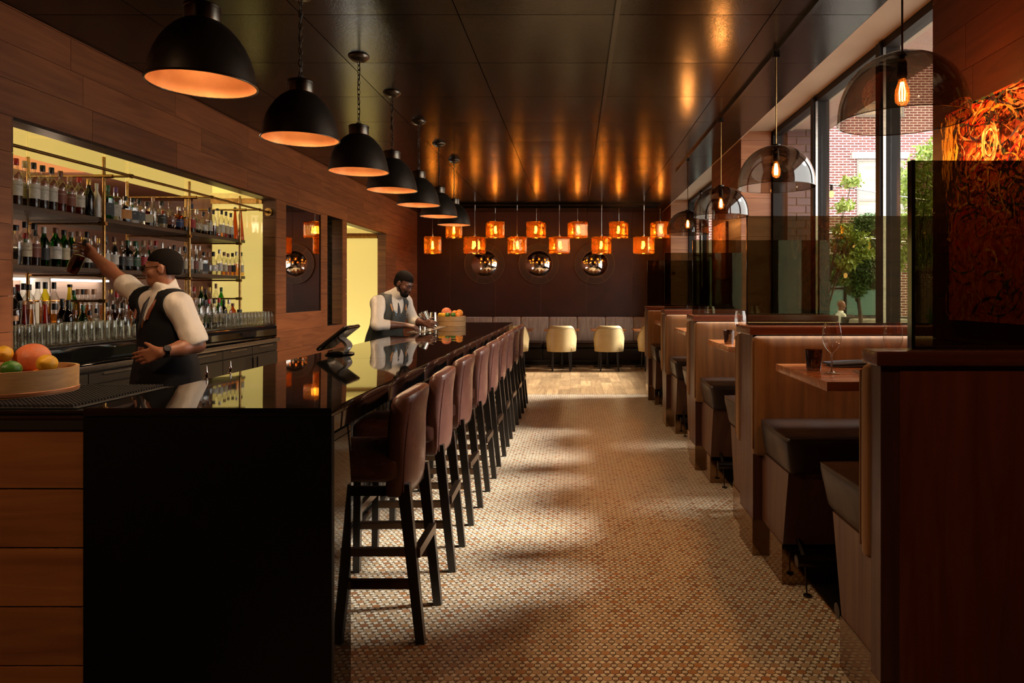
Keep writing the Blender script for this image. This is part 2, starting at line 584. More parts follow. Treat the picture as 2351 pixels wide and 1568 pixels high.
# dark strip inside the booths, brass edge
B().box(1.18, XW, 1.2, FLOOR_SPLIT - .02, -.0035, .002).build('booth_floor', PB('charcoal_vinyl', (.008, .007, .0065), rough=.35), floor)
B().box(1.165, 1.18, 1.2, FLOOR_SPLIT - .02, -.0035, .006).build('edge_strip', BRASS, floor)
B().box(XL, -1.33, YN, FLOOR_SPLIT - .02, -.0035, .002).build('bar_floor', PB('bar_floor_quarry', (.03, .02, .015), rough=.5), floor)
B().box(-1.3, XW, YN, 1.2, -.0035, .001).build('entry_floor', PB('entry_stone', (.05, .035, .022), rough=.6), floor)

# ---------------------------------------------------------------- ceiling
ceiling = struct(B().box(XL - .2, XR, YN, YB + .2, HC + .03, HC + .2).build('ceiling', BLACKM))
ceil_x = [XL, -2.67, -1.70, -.727, .25, 1.21, XR]
yy = 4.228 - .885 * 8
rows_y = []
while yy < YB:
    rows_y.append(yy); yy += .885
for i in range(len(ceil_x) - 1):
    for y0 in rows_y:
        y1 = min(y0 + .885, YB)
        if y0 < YN: continue
        B().rbox(ceil_x[i] + .002, ceil_x[i + 1] - .002, y0 + .002, y1 - .002, HC, HC + .03, r=.004, n=4).build('panel', CEILM, ceiling, smooth=True)
# plaster soffit over the window strip
struct(B().box(XR, XW + .25, YN, YB + .2, 3.26, 3.4).build('trim_1', PLASTER))
struct(B().box(XR - .015, XR, YN, YB, HC, 3.27).build('trim_2', PLASTER))

# ---------------------------------------------------------------- oak clad walls, board by board
ROW = .216
def boards(parent, plane, axis, a0, a1, z0, z1, zref, holes, mat, thick=.018, face=1, lo=.9, hi=2.0, row=ROW, seed=1):
    """cladding on plane (axis 'x': plane x, runs along y; axis 'y': plane y, runs along x)"""
    r = random.Random(seed)
    k0 = math.floor((z0 - zref) / row)
    z = zref + k0 * row
    while z < z1 - 1e-4:
        za, zb = max(z, z0), min(z + row, z1)
        a = a0
        segs = []
        free = [(a0, a1)]
        for (h0, h1, hz0, hz1) in holes:
            if hz0 < zb - .02 and hz1 > za + .02:
                nf = []
                for (s, e) in free:
                    if h1 <= s or h0 >= e: nf.append((s, e)); continue
                    if h0 > s: nf.append((s, h0))
                    if h1 < e: nf.append((h1, e))
                free = nf
        if zb - za > .01:
            for (s, e) in free:
                a = s - r.uniform(0, .5) if (e - s) > 1.2 else s
                while a < e - 1e-3:
                    L = r.uniform(lo, hi)
                    b_ = min(a + L, e)
                    if e - b_ < .2: b_ = e
                    s0 = max(a, s)
                    if b_ - s0 > .01:
                        bb = B()
                        g = .0016
                        p0, p1 = (plane - thick, plane) if face > 0 else (plane, plane + thick)
                        if axis == 'x': bb.box(p0, p1, s0 + g, b_ - g, za + g, zb - g)
                        else: bb.box(s0 + g, b_ - g, p0, p1, za + g, zb - g)
                        bb.build('plank', mat, parent)
                    a = b_
        z += row

NICHE = (4.10, 7.73, 0.0, 2.51)
MIRR = (7.99, 9.08, 2.51 - 6 * ROW, 2.51)
SLOT = (9.32, 9.93, 2.51 - 7 * ROW, 2.51)
DOOR = (10.10, 12.20, 0.0, 2.51)
def wall_with_holes(name, x0, x1, y0, y1, z0, z1, holes, mat):
    b = B()
    ys = sorted(set([y0, y1] + [h for q in holes for h in q[:2]]))
    for a, c in zip(ys[:-1], ys[1:]):
        hs = [q for q in holes if q[0] <= a + 1e-6 and q[1] >= c - 1e-6]
        if not hs: b.box(x0, x1, a, c, z0, z1)
        else:
            q = hs[0]
            if q[2] > z0 + .01: b.box(x0, x1, a, c, z0, q[2])
            if q[3] < z1 - .01: b.box(x0, x1, a, c, q[3], z1)
    return struct(b.build(name, mat))
wall_left = wall_with_holes('wall_left', XL - .15, XL - .018, YN, YB, 0, HC + .03, [NICHE, MIRR, SLOT, DOOR], DARKF)
boards(wall_left, XL, 'x', YN, YB, 0, HC, 2.51, [NICHE, MIRR, SLOT, DOOR], W_WALL, face=1, seed=3)
# returns of the niche, the slot and the doorway that face the aisle
for (y, za) in ((NICHE[1], 0), (SLOT[1], SLOT[2]), (DOOR[1], 0)):
    boards(wall_left, y, 'y', XL - .15, XL - .001, za, 2.51, 2.51, [], W_WALLX, thick=.016, face=1, seed=5)
for (y, za) in ((NICHE[0], 0), (DOOR[0], 0)):
    boards(wall_left, y, 'y', XL - .15, XL - .001, za, 2.51, 2.51, [], W_WALLX, thick=.016, face=-1, seed=6)
# bronze lintels under the openings' heads
for (a, c) in ((NICHE[0], NICHE[1]), (DOOR[0], DOOR[1])):
    B().box(XL - .15, XL - .004, a, c, 2.492, 2.512).build('lintel', BRONZE, wall_left)

# slot lined with black tile
tile_lining = struct(B().box(-4.3, XL - .06, 9.985, 10.08, .6, 2.7).build('wall_slot', PB('slot_grout', (.05, .045, .04), rough=.6)))
TILEB = PB('black_glazed_tile', (.010, .009, .008), (.014, .012, .010), scale=(8, 8, 8), rough=.12, rnd=.3)
for i in range(9):
    for k in range(18):
        B().rbox(XL - .06 - .085 * (i + 1) + .003, XL - .06 - .085 * i - .003, 9.975, 9.99, .95 + .085 * k + .003, .95 + .085 * (k + 1) - .003, r=.004, n=2).build('tile', TILEB, tile_lining)
struct(B().box(-4.32, -4.3, 9.0, 10.1, .6, 2.7).box(-4.3, XL - .15, 9.0, 9.93, .9, .998).box(-4.3, XL - .15, 9.0, 9.98, 2.51, 2.6).build('wall_slot_side', BLACKM))

# doorway: yellow glowing end panel, soffit
struct(B().box(-5.0, XL - .15, 12.2, 12.26, 0, 2.42).build('wall_doorway_panel', YELLOW))
struct(B().box(-5.0, XL - .15, 10.0, 12.2, 2.512, 2.6).build('ceiling_doorway', YGLASS))
struct(B().box(-5.0, XL - .15, 12.15, 12.2, 2.42, 2.455).build('trim_3', BRASS))
struct(B().box(-5.1, -5.0, 10.0, 12.26, 0, 2.6).box(-5.0, XL - .15, 9.99, 10.09, 0, 2.6).box(-5.0, XL - .15, 12.205, 12.3, 2.42, 2.62).build('wall_doorway_side', W_WALL))

# niche: gold ceiling, yellow end panel
struct(B().box(-4.33, XL - .15, 3.6, 7.73, 2.514, 2.6).build('ceiling_niche', YGLASS))
struct(B().box(-4.12, XL - .151, 7.735, 7.79, .9, 2.455).build('wall_niche_panel', YELLOW))
struct(B().box(-4.12, XL - .151, 7.7, 7.735, 2.455, 2.514).build('trim_4', BRASS))
struct(B().box(-4.33, -4.12, 7.72, 7.79, .9, 2.514).build('trim_5', W_WALLX))

# ---------------------------------------------------------------- room behind the shelves
PINK = PB('rose_grey_panel', (.42, .29, .24), (.36, .245, .20), scale=(3, 3, 30), rough=.6)
struct(B().box(-6.6, -6.5, 1.5, 9.9, 0, 2.9).build('wall_back_room', PINK))
struct(B().box(-6.6, -4.33, 1.5, 1.6, 0, 2.9).box(-6.6, -4.33, 9.9, 10.0, 0, 2.9).build('wall_back_room_side', PINK))
struct(B().box(-6.6, -4.33, 1.5, 10, 2.78, 2.9).box(-4.34, -4.3, 1.5, 10, 2.6, 2.9).build('ceiling_back_room', PB('rust_ceiling', (.30, .13, .07), rough=.7)))
struct(B().box(-6.6, XL - .15, 1.5, 10, -.1, 0).build('floor_back_room', PINK))
struct(B().box(-4.34, XL - .15, 3.5, 3.6, 0, 2.6).box(-4.34, -4.30, 1.5, 3.6, 0, 2.7).box(-4.34, -4.30, 7.79, 9.1, 0, 2.7).build('wall_niche_side', W_WALL))
br = thing('kitchen_shelf', 'pale lit kitchen shelving glimpsed between the bottles in the room behind', 'shelving', (-6.3, 5.6, 0))
B().box(-6.5, -6.1, 2.5, 9.4, 1.06, 1.10).build('counter', WHITE, br)
B().box(-6.5, -6.15, 2.5, 9.4, 1.62, 1.65).build('shelf', WHITE, br)
for y in (3.2, 4.4, 5.6, 6.8, 8.0):
    B().box(-6.5, -6.16, y - .012, y + .012, 1.10, 1.62).build('divider', WHITE, br)
B().box(-6.46, -6.36, 2.6, 9.3, 1.595, 1.618).build('strip_lamp', EM('cool_strip', (1, .86, .68), 5.0), br)
B().box(-6.5, -6.2, 2.5, 9.4, 0, 1.06).build('base', PINK, br)
tag(B().box(-5.9, -5.1, 5.0, 7.4, 2.755, 2.775).build('ceiling_light_panel', EM('amber_panel', (1, .34, .10), .55)), 'orange glowing ceiling panel seen over the bottles in the back room', 'light')
for y in (4.0, 7.0):
    lamp('back_room_lamp', (-5.4, y, 2.5), 26, (1, .72, .5), .12).data.specular_factor = .15

# ---------------------------------------------------------------- back wall, leather panels
wall_back = struct(B().box(XL - .2, XW + .3, YB + .03, YB + .2, 0, 3.4).build('wall_back', BLACKM))
bx = [XL, -2.69, -1.72, -.75, .233, 1.2, XW]
for i in range(6):
    for (z0, z1) in ((.0, 2.62), (2.62, HC + .03)):
        B().rbox(bx[i] + .0015, bx[i + 1] - .0015, YB, YB + .03, z0 + .001, z1 - .001, r=.004, n=4).build('panel', BACKM, wall_back, smooth=True)
for i in range(1, 6):
    B().box(bx[i] - .0035, bx[i] + .0035, YB - .002, YB + .01, .9, 2.62).build('seam', PB('seam_%d' % i, (.10, .05, .03), rough=.5) if i == 1 else MATS['seam_1'], wall_back)

# wall behind the camera
struct(B().box(XL - .2, XW + .3, YN - .1, YN, -.1, 3.4).build('wall_front', PB('entry_wall', (.012, .008, .006), rough=.8)))

# ---------------------------------------------------------------- right side: piers, sill, windows
PIERS = [(YN, 3.54), (7.65, 9.29), (13.3, YB)]
SILL = .95
wr = B()
for (a, c) in PIERS: wr.box(XR + .018, XW + .18, a + .018, c - .018, 0, 3.26)
for (a, c) in ((3.54, 7.65), (9.29, 13.3)):
    wr.box(XW, XW + .18, a - .018, c + .018, 0, SILL)
wall_right = struct(wr.build('wall_right', DARKF))
for k, (a, c) in enumerate(PIERS):
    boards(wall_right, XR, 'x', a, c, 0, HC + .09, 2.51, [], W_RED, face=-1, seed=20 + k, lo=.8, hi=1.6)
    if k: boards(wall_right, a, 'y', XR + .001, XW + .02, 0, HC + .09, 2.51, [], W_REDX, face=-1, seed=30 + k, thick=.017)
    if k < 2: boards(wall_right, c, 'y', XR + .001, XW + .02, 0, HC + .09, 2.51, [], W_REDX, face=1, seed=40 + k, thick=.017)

PANE = GL('window_glass', (.96, .97, .96), ior=1.25)
def window(name, y0, y1, n=3):
    w = bpy.data.objects.new(name, None); col.objects.link(w); w.location = (XW + .08, (y0 + y1) / 2, SILL); struct(w)
    t = .05
    B().box(XW + .03, XW + .13, y0, y1, SILL, SILL + t).box(XW + .03, XW + .13, y0, y1, 3.20, 3.26).box(XW + .03, XW + .13, y0, y0 + .04, SILL, 3.26).box(XW + .03, XW + .13, y1 - .04, y1, SILL, 3.26).build('window_frame', DARKF, w)
    B().box(XW - .03, XW + .03, y0, y1, SILL - .02, SILL + .01).build('window_sill', W_CAP, w)
    step = (y1 - y0) / n
    for i in range(1, n):
        y = y0 + step * i
        B().box(XW + .0, XW + .15, y - .032, y + .032, SILL + .012, 3.24).box(XW + .05, XW + .11, y + .032, y + .046, SILL + .04, 3.2).build('mullion', DARKF, w)
        B().box(XW + .02, XW + .04, y - .046, y - .0325, SILL + .04, 3.2).build('bead', STEEL, w)
    for i in range(n):
        B().box(XW + .078, XW + .084, y0 + step * i + .04, y0 + step * (i + 1) - .034, SILL + t, 3.20).build('pane', PANE, w)
    return w
window('window_1', 3.54, 7.65)
window('window_2', 9.29, 13.3)

# unseen fill lamps added behind the camera to brighten counter front and booth panel
for k, (x, y) in enumerate(((-2.6, .45), (1.45, .5))):
    t = thing('fill_light', '%s fill lamp added out of view behind the camera' % ['left', 'right'][k], 'light', (x, y, HC - .03), group='added fill lamps')
    B().lathe([(.06, .029), (.075, .028), (.075, .0), (.06, .0), (.055, .02), (0, .022)], 28).build('trim_ring', BRONZE, t, smooth=30, local=True)
    B().lathe([(0, .012), (.05, .012)], 24).build('lens', EM('fill_light_lens_%d' % k, (1, .7, .42), 8.0), t, local=True)
    lamp('fill_light_lamp', (x, y, HC - .05), (84.0, 24.0)[k], (1, .60, .32), .06, 'SPOT', spot=(160, 140)[k])

# ================================================================ the bar
BX0, BX1, BY0, BY1, BH = -1.64, -.812, 2.27, 8.85, 1.067
bar = thing('bar_counter', 'long polished black stone bar counter with waterfall end', 'counter', ((BX0 + BX1) / 2, (BY0 + BY1) / 2, 0))
cuts = [BY0, 3.97, 5.56, 7.2, BY1]
for a, c in zip(cuts[:-1], cuts[1:]):
    B().rbox(BX0, BX1, a + .0008, c - .0008, BH - .03, BH, r=.003, n=4).build('slab', BLACK, bar, smooth=True)
# sloping edge apron along the aisle
for a, c in zip(cuts[:-1], cuts[1:]):
    B().prism([(BX1 - .002, BH - .031), (BX1 - .008, BH - .09), (BX1 - .06, BH - .09), (BX1 - .06, BH - .031)], a + .001, c - .001, 'y').build('apron', BLACK, bar)
B().rbox(BX0, BX1, BY0, BY0 + .03, 0, BH - .031, r=.003, n=4).build('end_panel', PB('darkened_black_stone', (.0025, .0025, .0025), rough=.45, spec=.15), bar, smooth=True)  # polished stone; dark floor reflection put in by a darker, duller finish
B().box(BX1 - .03, BX1 - .002, BY0 + .031, BY0 + .20, 0, BH - .118).build('waterfall_leg', BLACK, bar)
B().box(BX1 - .03, BX1 - .002, BY0 + .031, BY0 + .20, BH - .115, BH - .092).build('waterfall_leg', BLACK, bar)
B().box(BX0, -1.30, BY1 - .03, BY1, 0, BH - .031).build('end_panel', BLACK, bar)
body = B().box(BX0 + .02, -1.30, BY0 + .032, BY1 - .032, 0, BH - .031).build('body', BLACKM, bar)
def tile_front(parent, x, y0, y1, z0, z1, s, n_near):
    ts = []
    ny, nz = int((y1 - y0) / s), int((z1 - z0) / s)
    me = B().rbox(-.006, .006, -s / 2 + .003, s / 2 - .003, -s / 2 + .003, s / 2 - .003, r=.003, n=2).mesh('tile', TILEB)
    rest = B(); k = 0
    pw = world_loc(parent)
    for j in range(ny):
        for i in range(nz):
            c = (x, y0 + s * (j + .5), z0 + s * (i + .5))
            if k < n_near: inst('tile', me, parent, (c[0] - pw.x, c[1] - pw.y, c[2] - pw.z)); k += 1
            else: rest.box(x - .006, x + .006, c[1] - s / 2 + .003, c[1] + s / 2 - .003, c[2] - s / 2 + .003, c[2] + s / 2 - .003)
    if rest.v:
        o = rest.build('tile_field', TILEB, parent); o['kind'] = 'stuff'
tile_front(bar, -1.294, BY0 + .05, BY1 - .05, .03, 1.0, .097, 290)
B().box(-1.30, -1.297, BY0 + .05, BY1 - .05, 0, 1.03).build('grout_bed', PB('bar_front_grout', (.10, .085, .07), rough=.5), bar)
# foot rail at the bar's base
fr = thing('bar_foot_rail', 'round brass foot rail along the base of the black bar', 'rail', (-1.2, 5.6, 0))
B().tube((-1.2, 2.55, .18), (-1.2, 8.75, .18), .022, n=12).build('rail', BRONZE, fr, smooth=True)
for y in (2.9, 4.35, 5.8, 7.25, 8.6):
    B().tube((-1.2, y, .18), (-1.29, y, .18), .012, n=8).build('bracket', BRONZE, fr, smooth=True)

# ---------------------------------------------------------------- service counter return at the near end
svc = thing('service_counter', 'oak fronted service counter with black top joining the bar end', 'counter', (-2.5, 2.56, 0))
B().rbox(XL + .002, BX0 - .002, BY0 + .01, 2.86, 1.042, 1.058, r=.003, n=4).build('top', BLACKM, svc, smooth=True)
B().box(XL + .002, BX0 - .002, BY0 + .006, BY0 + .02, 1.030, 1.040).build('steel_lip', PB('dark_steel', (.10, .095, .09), rough=.3, metal=1), svc)
B().box(XL + .002, BX0 - .002, BY0 + .012, BY0 + .05, .992, 1.03).build('edge_band', PB('edge_band', (.012, .013, .011), rough=.35), svc)
B().box(XL + .002, BX0 - .003, BY0 + .05, 2.84, 0, 1.042).build('carcass', BLACKM, svc)
z = .990
while z > .01:
    z0 = max(z - .198, 0)
    B().box(XL + .002, BX0 - .003, BY0 + .02, BY0 + .05, z0 + .003, z - .003).build('plank', W_FRONT, svc)
    z = z0
# rubber service mats with rows of nubs
NUBM = PB('black_rubber', (.012, .010, .009), rough=.45)
for mi, (x0, x1) in enumerate(((-2.50, -1.68), (-3.37, -2.52))):
    mt = thing('bar_mat', ['black rubber bar mat with raised nubs beside the polished bar', 'black rubber bar mat with raised nubs under the fruit bowl'][mi], 'mat', ((x0 + x1) / 2, 2.56, 1.058))
    B().rbox(x0, x1, 2.30, 2.82, 1.058, 1.063, r=.002, n=4).build('sheet', NUBM, mt, smooth=True)
    nb = B()
    xs = np.arange(x0 + .012, x1 - .008, .016); ysn = np.arange(2.312, 2.815, .016)
    for a in xs:
        for c in ysn:
            nb.box(a - .004, a + .004, c - .004, c + .004, 1.0632, 1.0725)
    o = nb.build('nub', NUBM, mt); o['kind'] = 'stuff'

# ---------------------------------------------------------------- back bar cabinets, counter and ledge
CAB = PB('charcoal_laminate', (.022, .019, .015), (.027, .023, .018), scale=(5, 5, 5), rough=.32)
units = np.linspace(4.12, 7.71, 7)
for i in range(6):
    a, c = units[i], units[i + 1]
    u = thing('bar_cabinet', 'charcoal back bar cabinet with steel pull, %s from the near end' % nth(i + 1), 'cabinet', (-3.75, (a + c) / 2, 0), group='back bar cabinets')
    B().box(-4.2, XL + .002, a + .002, c - .002, .0, .90).build('body', CAB, u)
    d = B().rbox(XL + .003, XL + .024, a + .005, c - .005, .09, .80, r=.003, n=3).build('door', CAB, u)
    hy = c - .05 if i % 2 == 0 else a + .05
    B().tube((XL + .05, hy, .62), (XL + .05, hy, .78), .007, n=8).tube((XL + .024, hy, .64), (XL + .05, hy, .64), .005, n=6).tube((XL + .024, hy, .76), (XL + .05, hy, .76), .005, n=6).build('handle', CHROME, d, smooth=True)
    dr = B().rbox(XL + .003, XL + .022, a + .005, c - .005, .812, .89, r=.003, n=3).build('drawer_front', CAB, u)
    B().box(XL + .022, XL + .032, (a + c) / 2 - .16, (a + c) / 2 + .16, .868, .880).build('pull', STEEL, dr)
bb = thing('back_bar_top', 'black back bar top with brushed steel edge below the bottles', 'counter', (-3.75, 5.9, .9))
B().rbox(-4.25, XL + .03, 4.105, 7.725, .902, .945, r=.003, n=4).build('counter', BLACK, bb, smooth=True)
B().rbox(XL + .031, XL + .045, 4.105, 7.725, .905, .946, r=.003, n=4).build('edge', STEEL, bb, smooth=True)
B().rbox(-4.28, XL + .01, 4.105, 7.725, .946, 1.09, r=.012, n=5).build('riser', BLACK, bb, smooth=True)
B().box(-4.28, -3.93, 4.105, 7.70, 1.0905, 1.21).build('step', BLACKM, bb)
B().box(XL - .36, XL + .005, 4.12, 7.71, 1.0903, 1.0945).build('bar_liner', NUBM, bb)

# ---------------------------------------------------------------- brass framed shelves
W_SHELF = grain('smoked_oak_shelf', (.075, .05, .032), (.045, .028, .018), 'y', rough=.35, rnd=.05)
SHELF_Z = (2.04, 1.637)
for z, nm in zip(SHELF_Z, ('upper', 'lower')):
    tag(B().rbox(-4.27, -3.71, 3.62, 7.66, z - .035, z, r=.003, n=4).build('bottle_shelf', W_SHELF, smooth=True),
        'smoked oak %s bottle shelf hung on brass posts' % nm, 'shelf')
fr = thing('shelf_frame', 'aged brass post and rod frame carrying the bottle shelves', 'frame', (-3.99, 5.6, 1.21))
for y in (4.16, 5.34, 6.52, 7.50):
    for x in (-3.705 + .014, -4.285):
        B().tube((x, y, 1.09 if x > -4 else 1.21), (x, y, 2.512 if y > 5 else 2.46), .0125, n=10).build('post', BRASS, fr, smooth=True)
    B().tube((-4.3, y, 2.36), (-3.47, y, 2.36), .0095, n=10).tube((-3.62, y, 2.36), (-3.76, y, 2.36), .016, n=10).build('rod', BRASS, fr, smooth=True)
    for z in (1.99, 1.585, 1.385):
        B().tube((-4.3, y, z), (-3.675, y, z), .0085, n=8).tube((-3.73, y, z), (-3.672, y, z), .0155, n=10).build('rod', BRASS, fr, smooth=True)
pts = [4.02, 5.34, 6.52, 7.50, 7.712]
for a, c in zip(pts[:-1], pts[1:]):
    B().tube((-3.47, a, 2.36), (-3.47, c, 2.36), .011, n=10).tube((-3.47, c - .03, 2.36), (-3.47, c, 2.36), .017, n=10).build('ladder_rail', BRASS, fr, smooth=True)
B().tube((-3.47, 7.695, 2.36), (-3.47, 7.713, 2.36), .045, n=20).build('flange', BRASS, fr, smooth=True)

# ---------------------------------------------------------------- bar stools
LEATHER = PB('oxblood_leather', (.125, .052, .038), (.094, .037, .027), scale=(10, 10, 10), rough=.26, rough2=.36, bump=.05, bscale=(90, 90, 90), spec=.6)
BRZR = PB('bronze_footplate', (.16, .10, .065), rough=.35, metal=1)
def make_stool():
    t = thing('bar_stool', 'x', 'stool', (0, 0, 0), group='bar stools along the aisle side of the bar')
    def bend(x, y, z):
        u = y / .21
        q = (z - .60) / .44
        top = max(0.0, (z - .98) / .06)
        return (x + .045 * q * q * .8 + .006 * math.sin(q * 6) - .03 * u * u, y * (1 - .05 * q), z - .018 * u * u * max(0, q) )
    B().rbox(.125, .205, -.21, .21, .60, 1.045, r=.032, n=10, fn=bend).build('backrest', LEATHER, t, smooth=60, local=True)
    B().rbox(-.265, .17, -.215, .215, .665, .775, r=.035, n=10, fn=lambda x, y, z: (x, y, z + (.012 * (1 - (y / .215) ** 2) if z > .72 else 0))).build('seat', LEATHER, t, smooth=60, local=True)
    for s in (-1, 1):
        B().prism([(.232, 0), (.268, 0), (.205, .66), (.155, .66)], s * .175 - .018, s * .175 + .018, 'y').build('leg', EBONY, t, local=True)
        B().prism([(-.262, 0), (-.228, 0), (-.215, .68), (-.255, .68)], s * .175 - .018, s * .175 + .018, 'y').build('leg', EBONY, t, local=True)
        B().box(-.24, .225, s * .175 - .012, s * .175 + .012, .225, .262).box(-.235, .23, s * .175 + s * .012 - .002, s * .175 + s * .012 + .002, .23, .257).build('stretcher', BRZR, t, local=True)
        B().box(-.235, .185, s * .175 - .010, s * .175 + .010, .61, .648).build('apron', EBONY, t, local=True)
    B().box(.214, .244, -.16, .16, .345, .385).build('stretcher', BRZR, t, local=True)
    B().box(-.256, -.226, -.16, .16, .30, .34).build('stretcher', BRZR, t, local=True)
    B().box(.170, .190, -.16, .16, .595, .64).build('apron', BRZR, t, local=True)
    B().path([(.213 + .038 * ((z - .6) / .44) ** 2 - .03, -.202, z) for z in np.linspace(.63, 1.0, 9)], .0035, 6).build('piping', LEATHER, t, smooth=True, local=True)
    return t
stool = make_stool()
for k in range(9):
    lab = 'dark leather bar stool with black legs, nearest of the row' if k == 0 else 'dark leather bar stool, farthest of the row at the bar' if k == 8 else 'dark leather bar stool, %s from the near end of the bar' % nth(k + 1)
    loc = (-.892 + rng.uniform(-.006, .006) * (k > 0), 3.005 + .72 * k, 0)
    rz = rng.uniform(-.03, .03) * (k > 0)
    if k == 0:
        stool.location = loc; stool['label'] = lab
    else: copy_tree(stool, None, loc, rz, lab)

# ---------------------------------------------------------------- bell pendants over the bar
GUN = PB('blackened_metal_shade', (.075, .060, .045), (.052, .041, .031), scale=(7, 7, 7), rough=.34, rough2=.46, metal=.75)
COPPER = PB('copper_lining', (.62, .27, .10), (.45, .18, .065), scale=(8, 8, 8), rough=.35, rough2=.5, metal=.55)
NECK = PB('pewter_neck', (.14, .125, .10), (.10, .085, .07), scale=(20, 20, 3), rough=.3, metal=1)
WARMB = EM('warm_bulb', (1.0, .66, .36), 24.0)
def make_bell():
    t = thing('bell_pendant', 'x', 'pendant lamp', (0, 0, 0), group='black bell pendants over the bar')
    pr = [(.212, 0), (.208, .03), (.200, .075), (.186, .12), (.166, .165), (.140, .205), (.108, .240), (.078, .262), (.066, .268)]
    B().lathe(pr, 40).build('shade', GUN, t, smooth=50, local=True)
    B().lathe([(r - .004, z + (.001 if i == 0 else -.003)) for i, (r, z) in enumerate(pr)] + [(.0, .264)], 40).build('lining', COPPER, t, smooth=50, local=True)
    B().torus((0, 0, .001), .2115, .0045, 48, 8).build('rim', NECK, t, smooth=True, local=True)
    B().lathe([(.066, .262), (.070, .275), (.070, .318), (.0725, .320), (.0725, .330), (.070, .332), (.066, .336), (.02, .338), (0, .338)], 28).build('neck', NECK, t, smooth=30, local=True)
    B().ell((0, 0, .17), .032, .032, .045).build('bulb', WARMB, t, smooth=True, local=True)
    ch = B()
    z = .345; k = 0
    while z < .81:
        m = Matrix.Translation((0, 0, z + .022)) @ Matrix.Rotation(R(90 if k % 2 else 0), 4, 'Z') @ Matrix.Rotation(R(90), 4, 'X')
        ch.torus((0, 0, 0), .0105, .0024, 12, 5, mat=m @ Matrix.Diagonal((1, 2.0, 1, 1)))
        z += .0355; k += 1
    ch.torus((0, 0, .352), .017, .003, 16, 6, mat=None)
    ch.build('chain', GUN, t, smooth=True, local=True)
    B().path([(.006 * math.sin(q * 9), .006 * math.cos(q * 11), .338 + .47 * q) for q in np.linspace(0, 1, 16)], .0028, 6).build('cord', BLACKM, t, smooth=True, local=True)
    B().lathe([(0, .800), (.03, .802), (.055, .812), (.074, .832), (.076, .839), (.076, .841)], 28).build('canopy', NECK, t, smooth=40, local=True)
    return t
bell = make_bell()
names7 = ['nearest of the row, largest in view', 'second from the front', 'third from the front', 'fourth from the front', 'fifth from the front', 'sixth from the front', 'farthest of the row, before the amber cubes']
BELL_Y = [2.89, 3.92, 4.97, 5.87, 6.86, 7.88, 8.86]
for k, y in enumerate(BELL_Y):
    lab = 'black bell pendant with copper lining, ' + names7[k]
    loc = (-1.58, y, 2.33)
    if k == 0: bell.location = loc; bell['label'] = lab; o = bell
    else: o = copy_tree(bell, None, loc, rng.uniform(0, 3), lab)
    lamp('bell_lamp', (-1.58, y, 2.33 + .05), 34.0, (1, .66, .38), .05, 'SPOT', spot=160)
    lamp('bell_glow', (-1.58, y, 2.33 + .13), 1.5, (1, .64, .34), .03)

# ================================================================ booths
SUEDE = PB('bronze_suede', (.215, .094, .022), (.13, .055, .013), scale=(26, 26, 1.6), detail=6, rough=.8, sheen=.12, bump=.05, bscale=(220, 220, 220))
SUEDE_B = PB('taupe_suede', (.44, .36, .30), (.28, .22, .18), scale=(26, 26, 1.6), detail=6, rough=.6, sheen=.6, bump=.05, bscale=(160, 160, 160))
DLEATHER = PB('black_brown_leather', (.021, .0095, .0058), (.014, .0065, .004), scale=(8, 8, 8), rough=.32, rough2=.42, bump=.06, bscale=(120, 120, 120), spec=.3)
KICK = PB('bronze_kick_plate', (.30, .19, .10), (.26, .16, .085), scale=(6, 6, 6), rough=.09, metal=1)
SMOKE = GL('smoked_screen_glass', (.48, .46, .345), ior=1.5, refl=(.9, .95, .9))
REED = GL('reeded_smoked_glass', (.26, .235, .15), ior=1.5, refl=(.9, .95, .9))
BEAD = PB('bead_trim_seam', (.05, .035, .022), rough=.5)
PX = .978
PART = [(2.19, 2.262, 1), (3.77, 4.06, 0), (5.58, 5.87, 0), (7.39, 7.68, 0), (9.2, 9.49, 0)]
where = ['nearest booth wall with red brown end panel, at the right edge', 'second booth wall, between the two nearest tables',
         'third booth wall along the windows', 'fourth booth wall along the windows', 'farthest booth wall, beside the oak floor']
XE_W = XW - .03
def far_end(y0, y1):
    return XR - .004 if any(y1 > a - .02 and y0 < c + .02 for a, c in PIERS) else XE_W
def pad_shape(x0, x1, y0, y1, z0, z1):
    return B().rbox(x0, x1, y0, y1, z0, z1, r=.03, n=10)
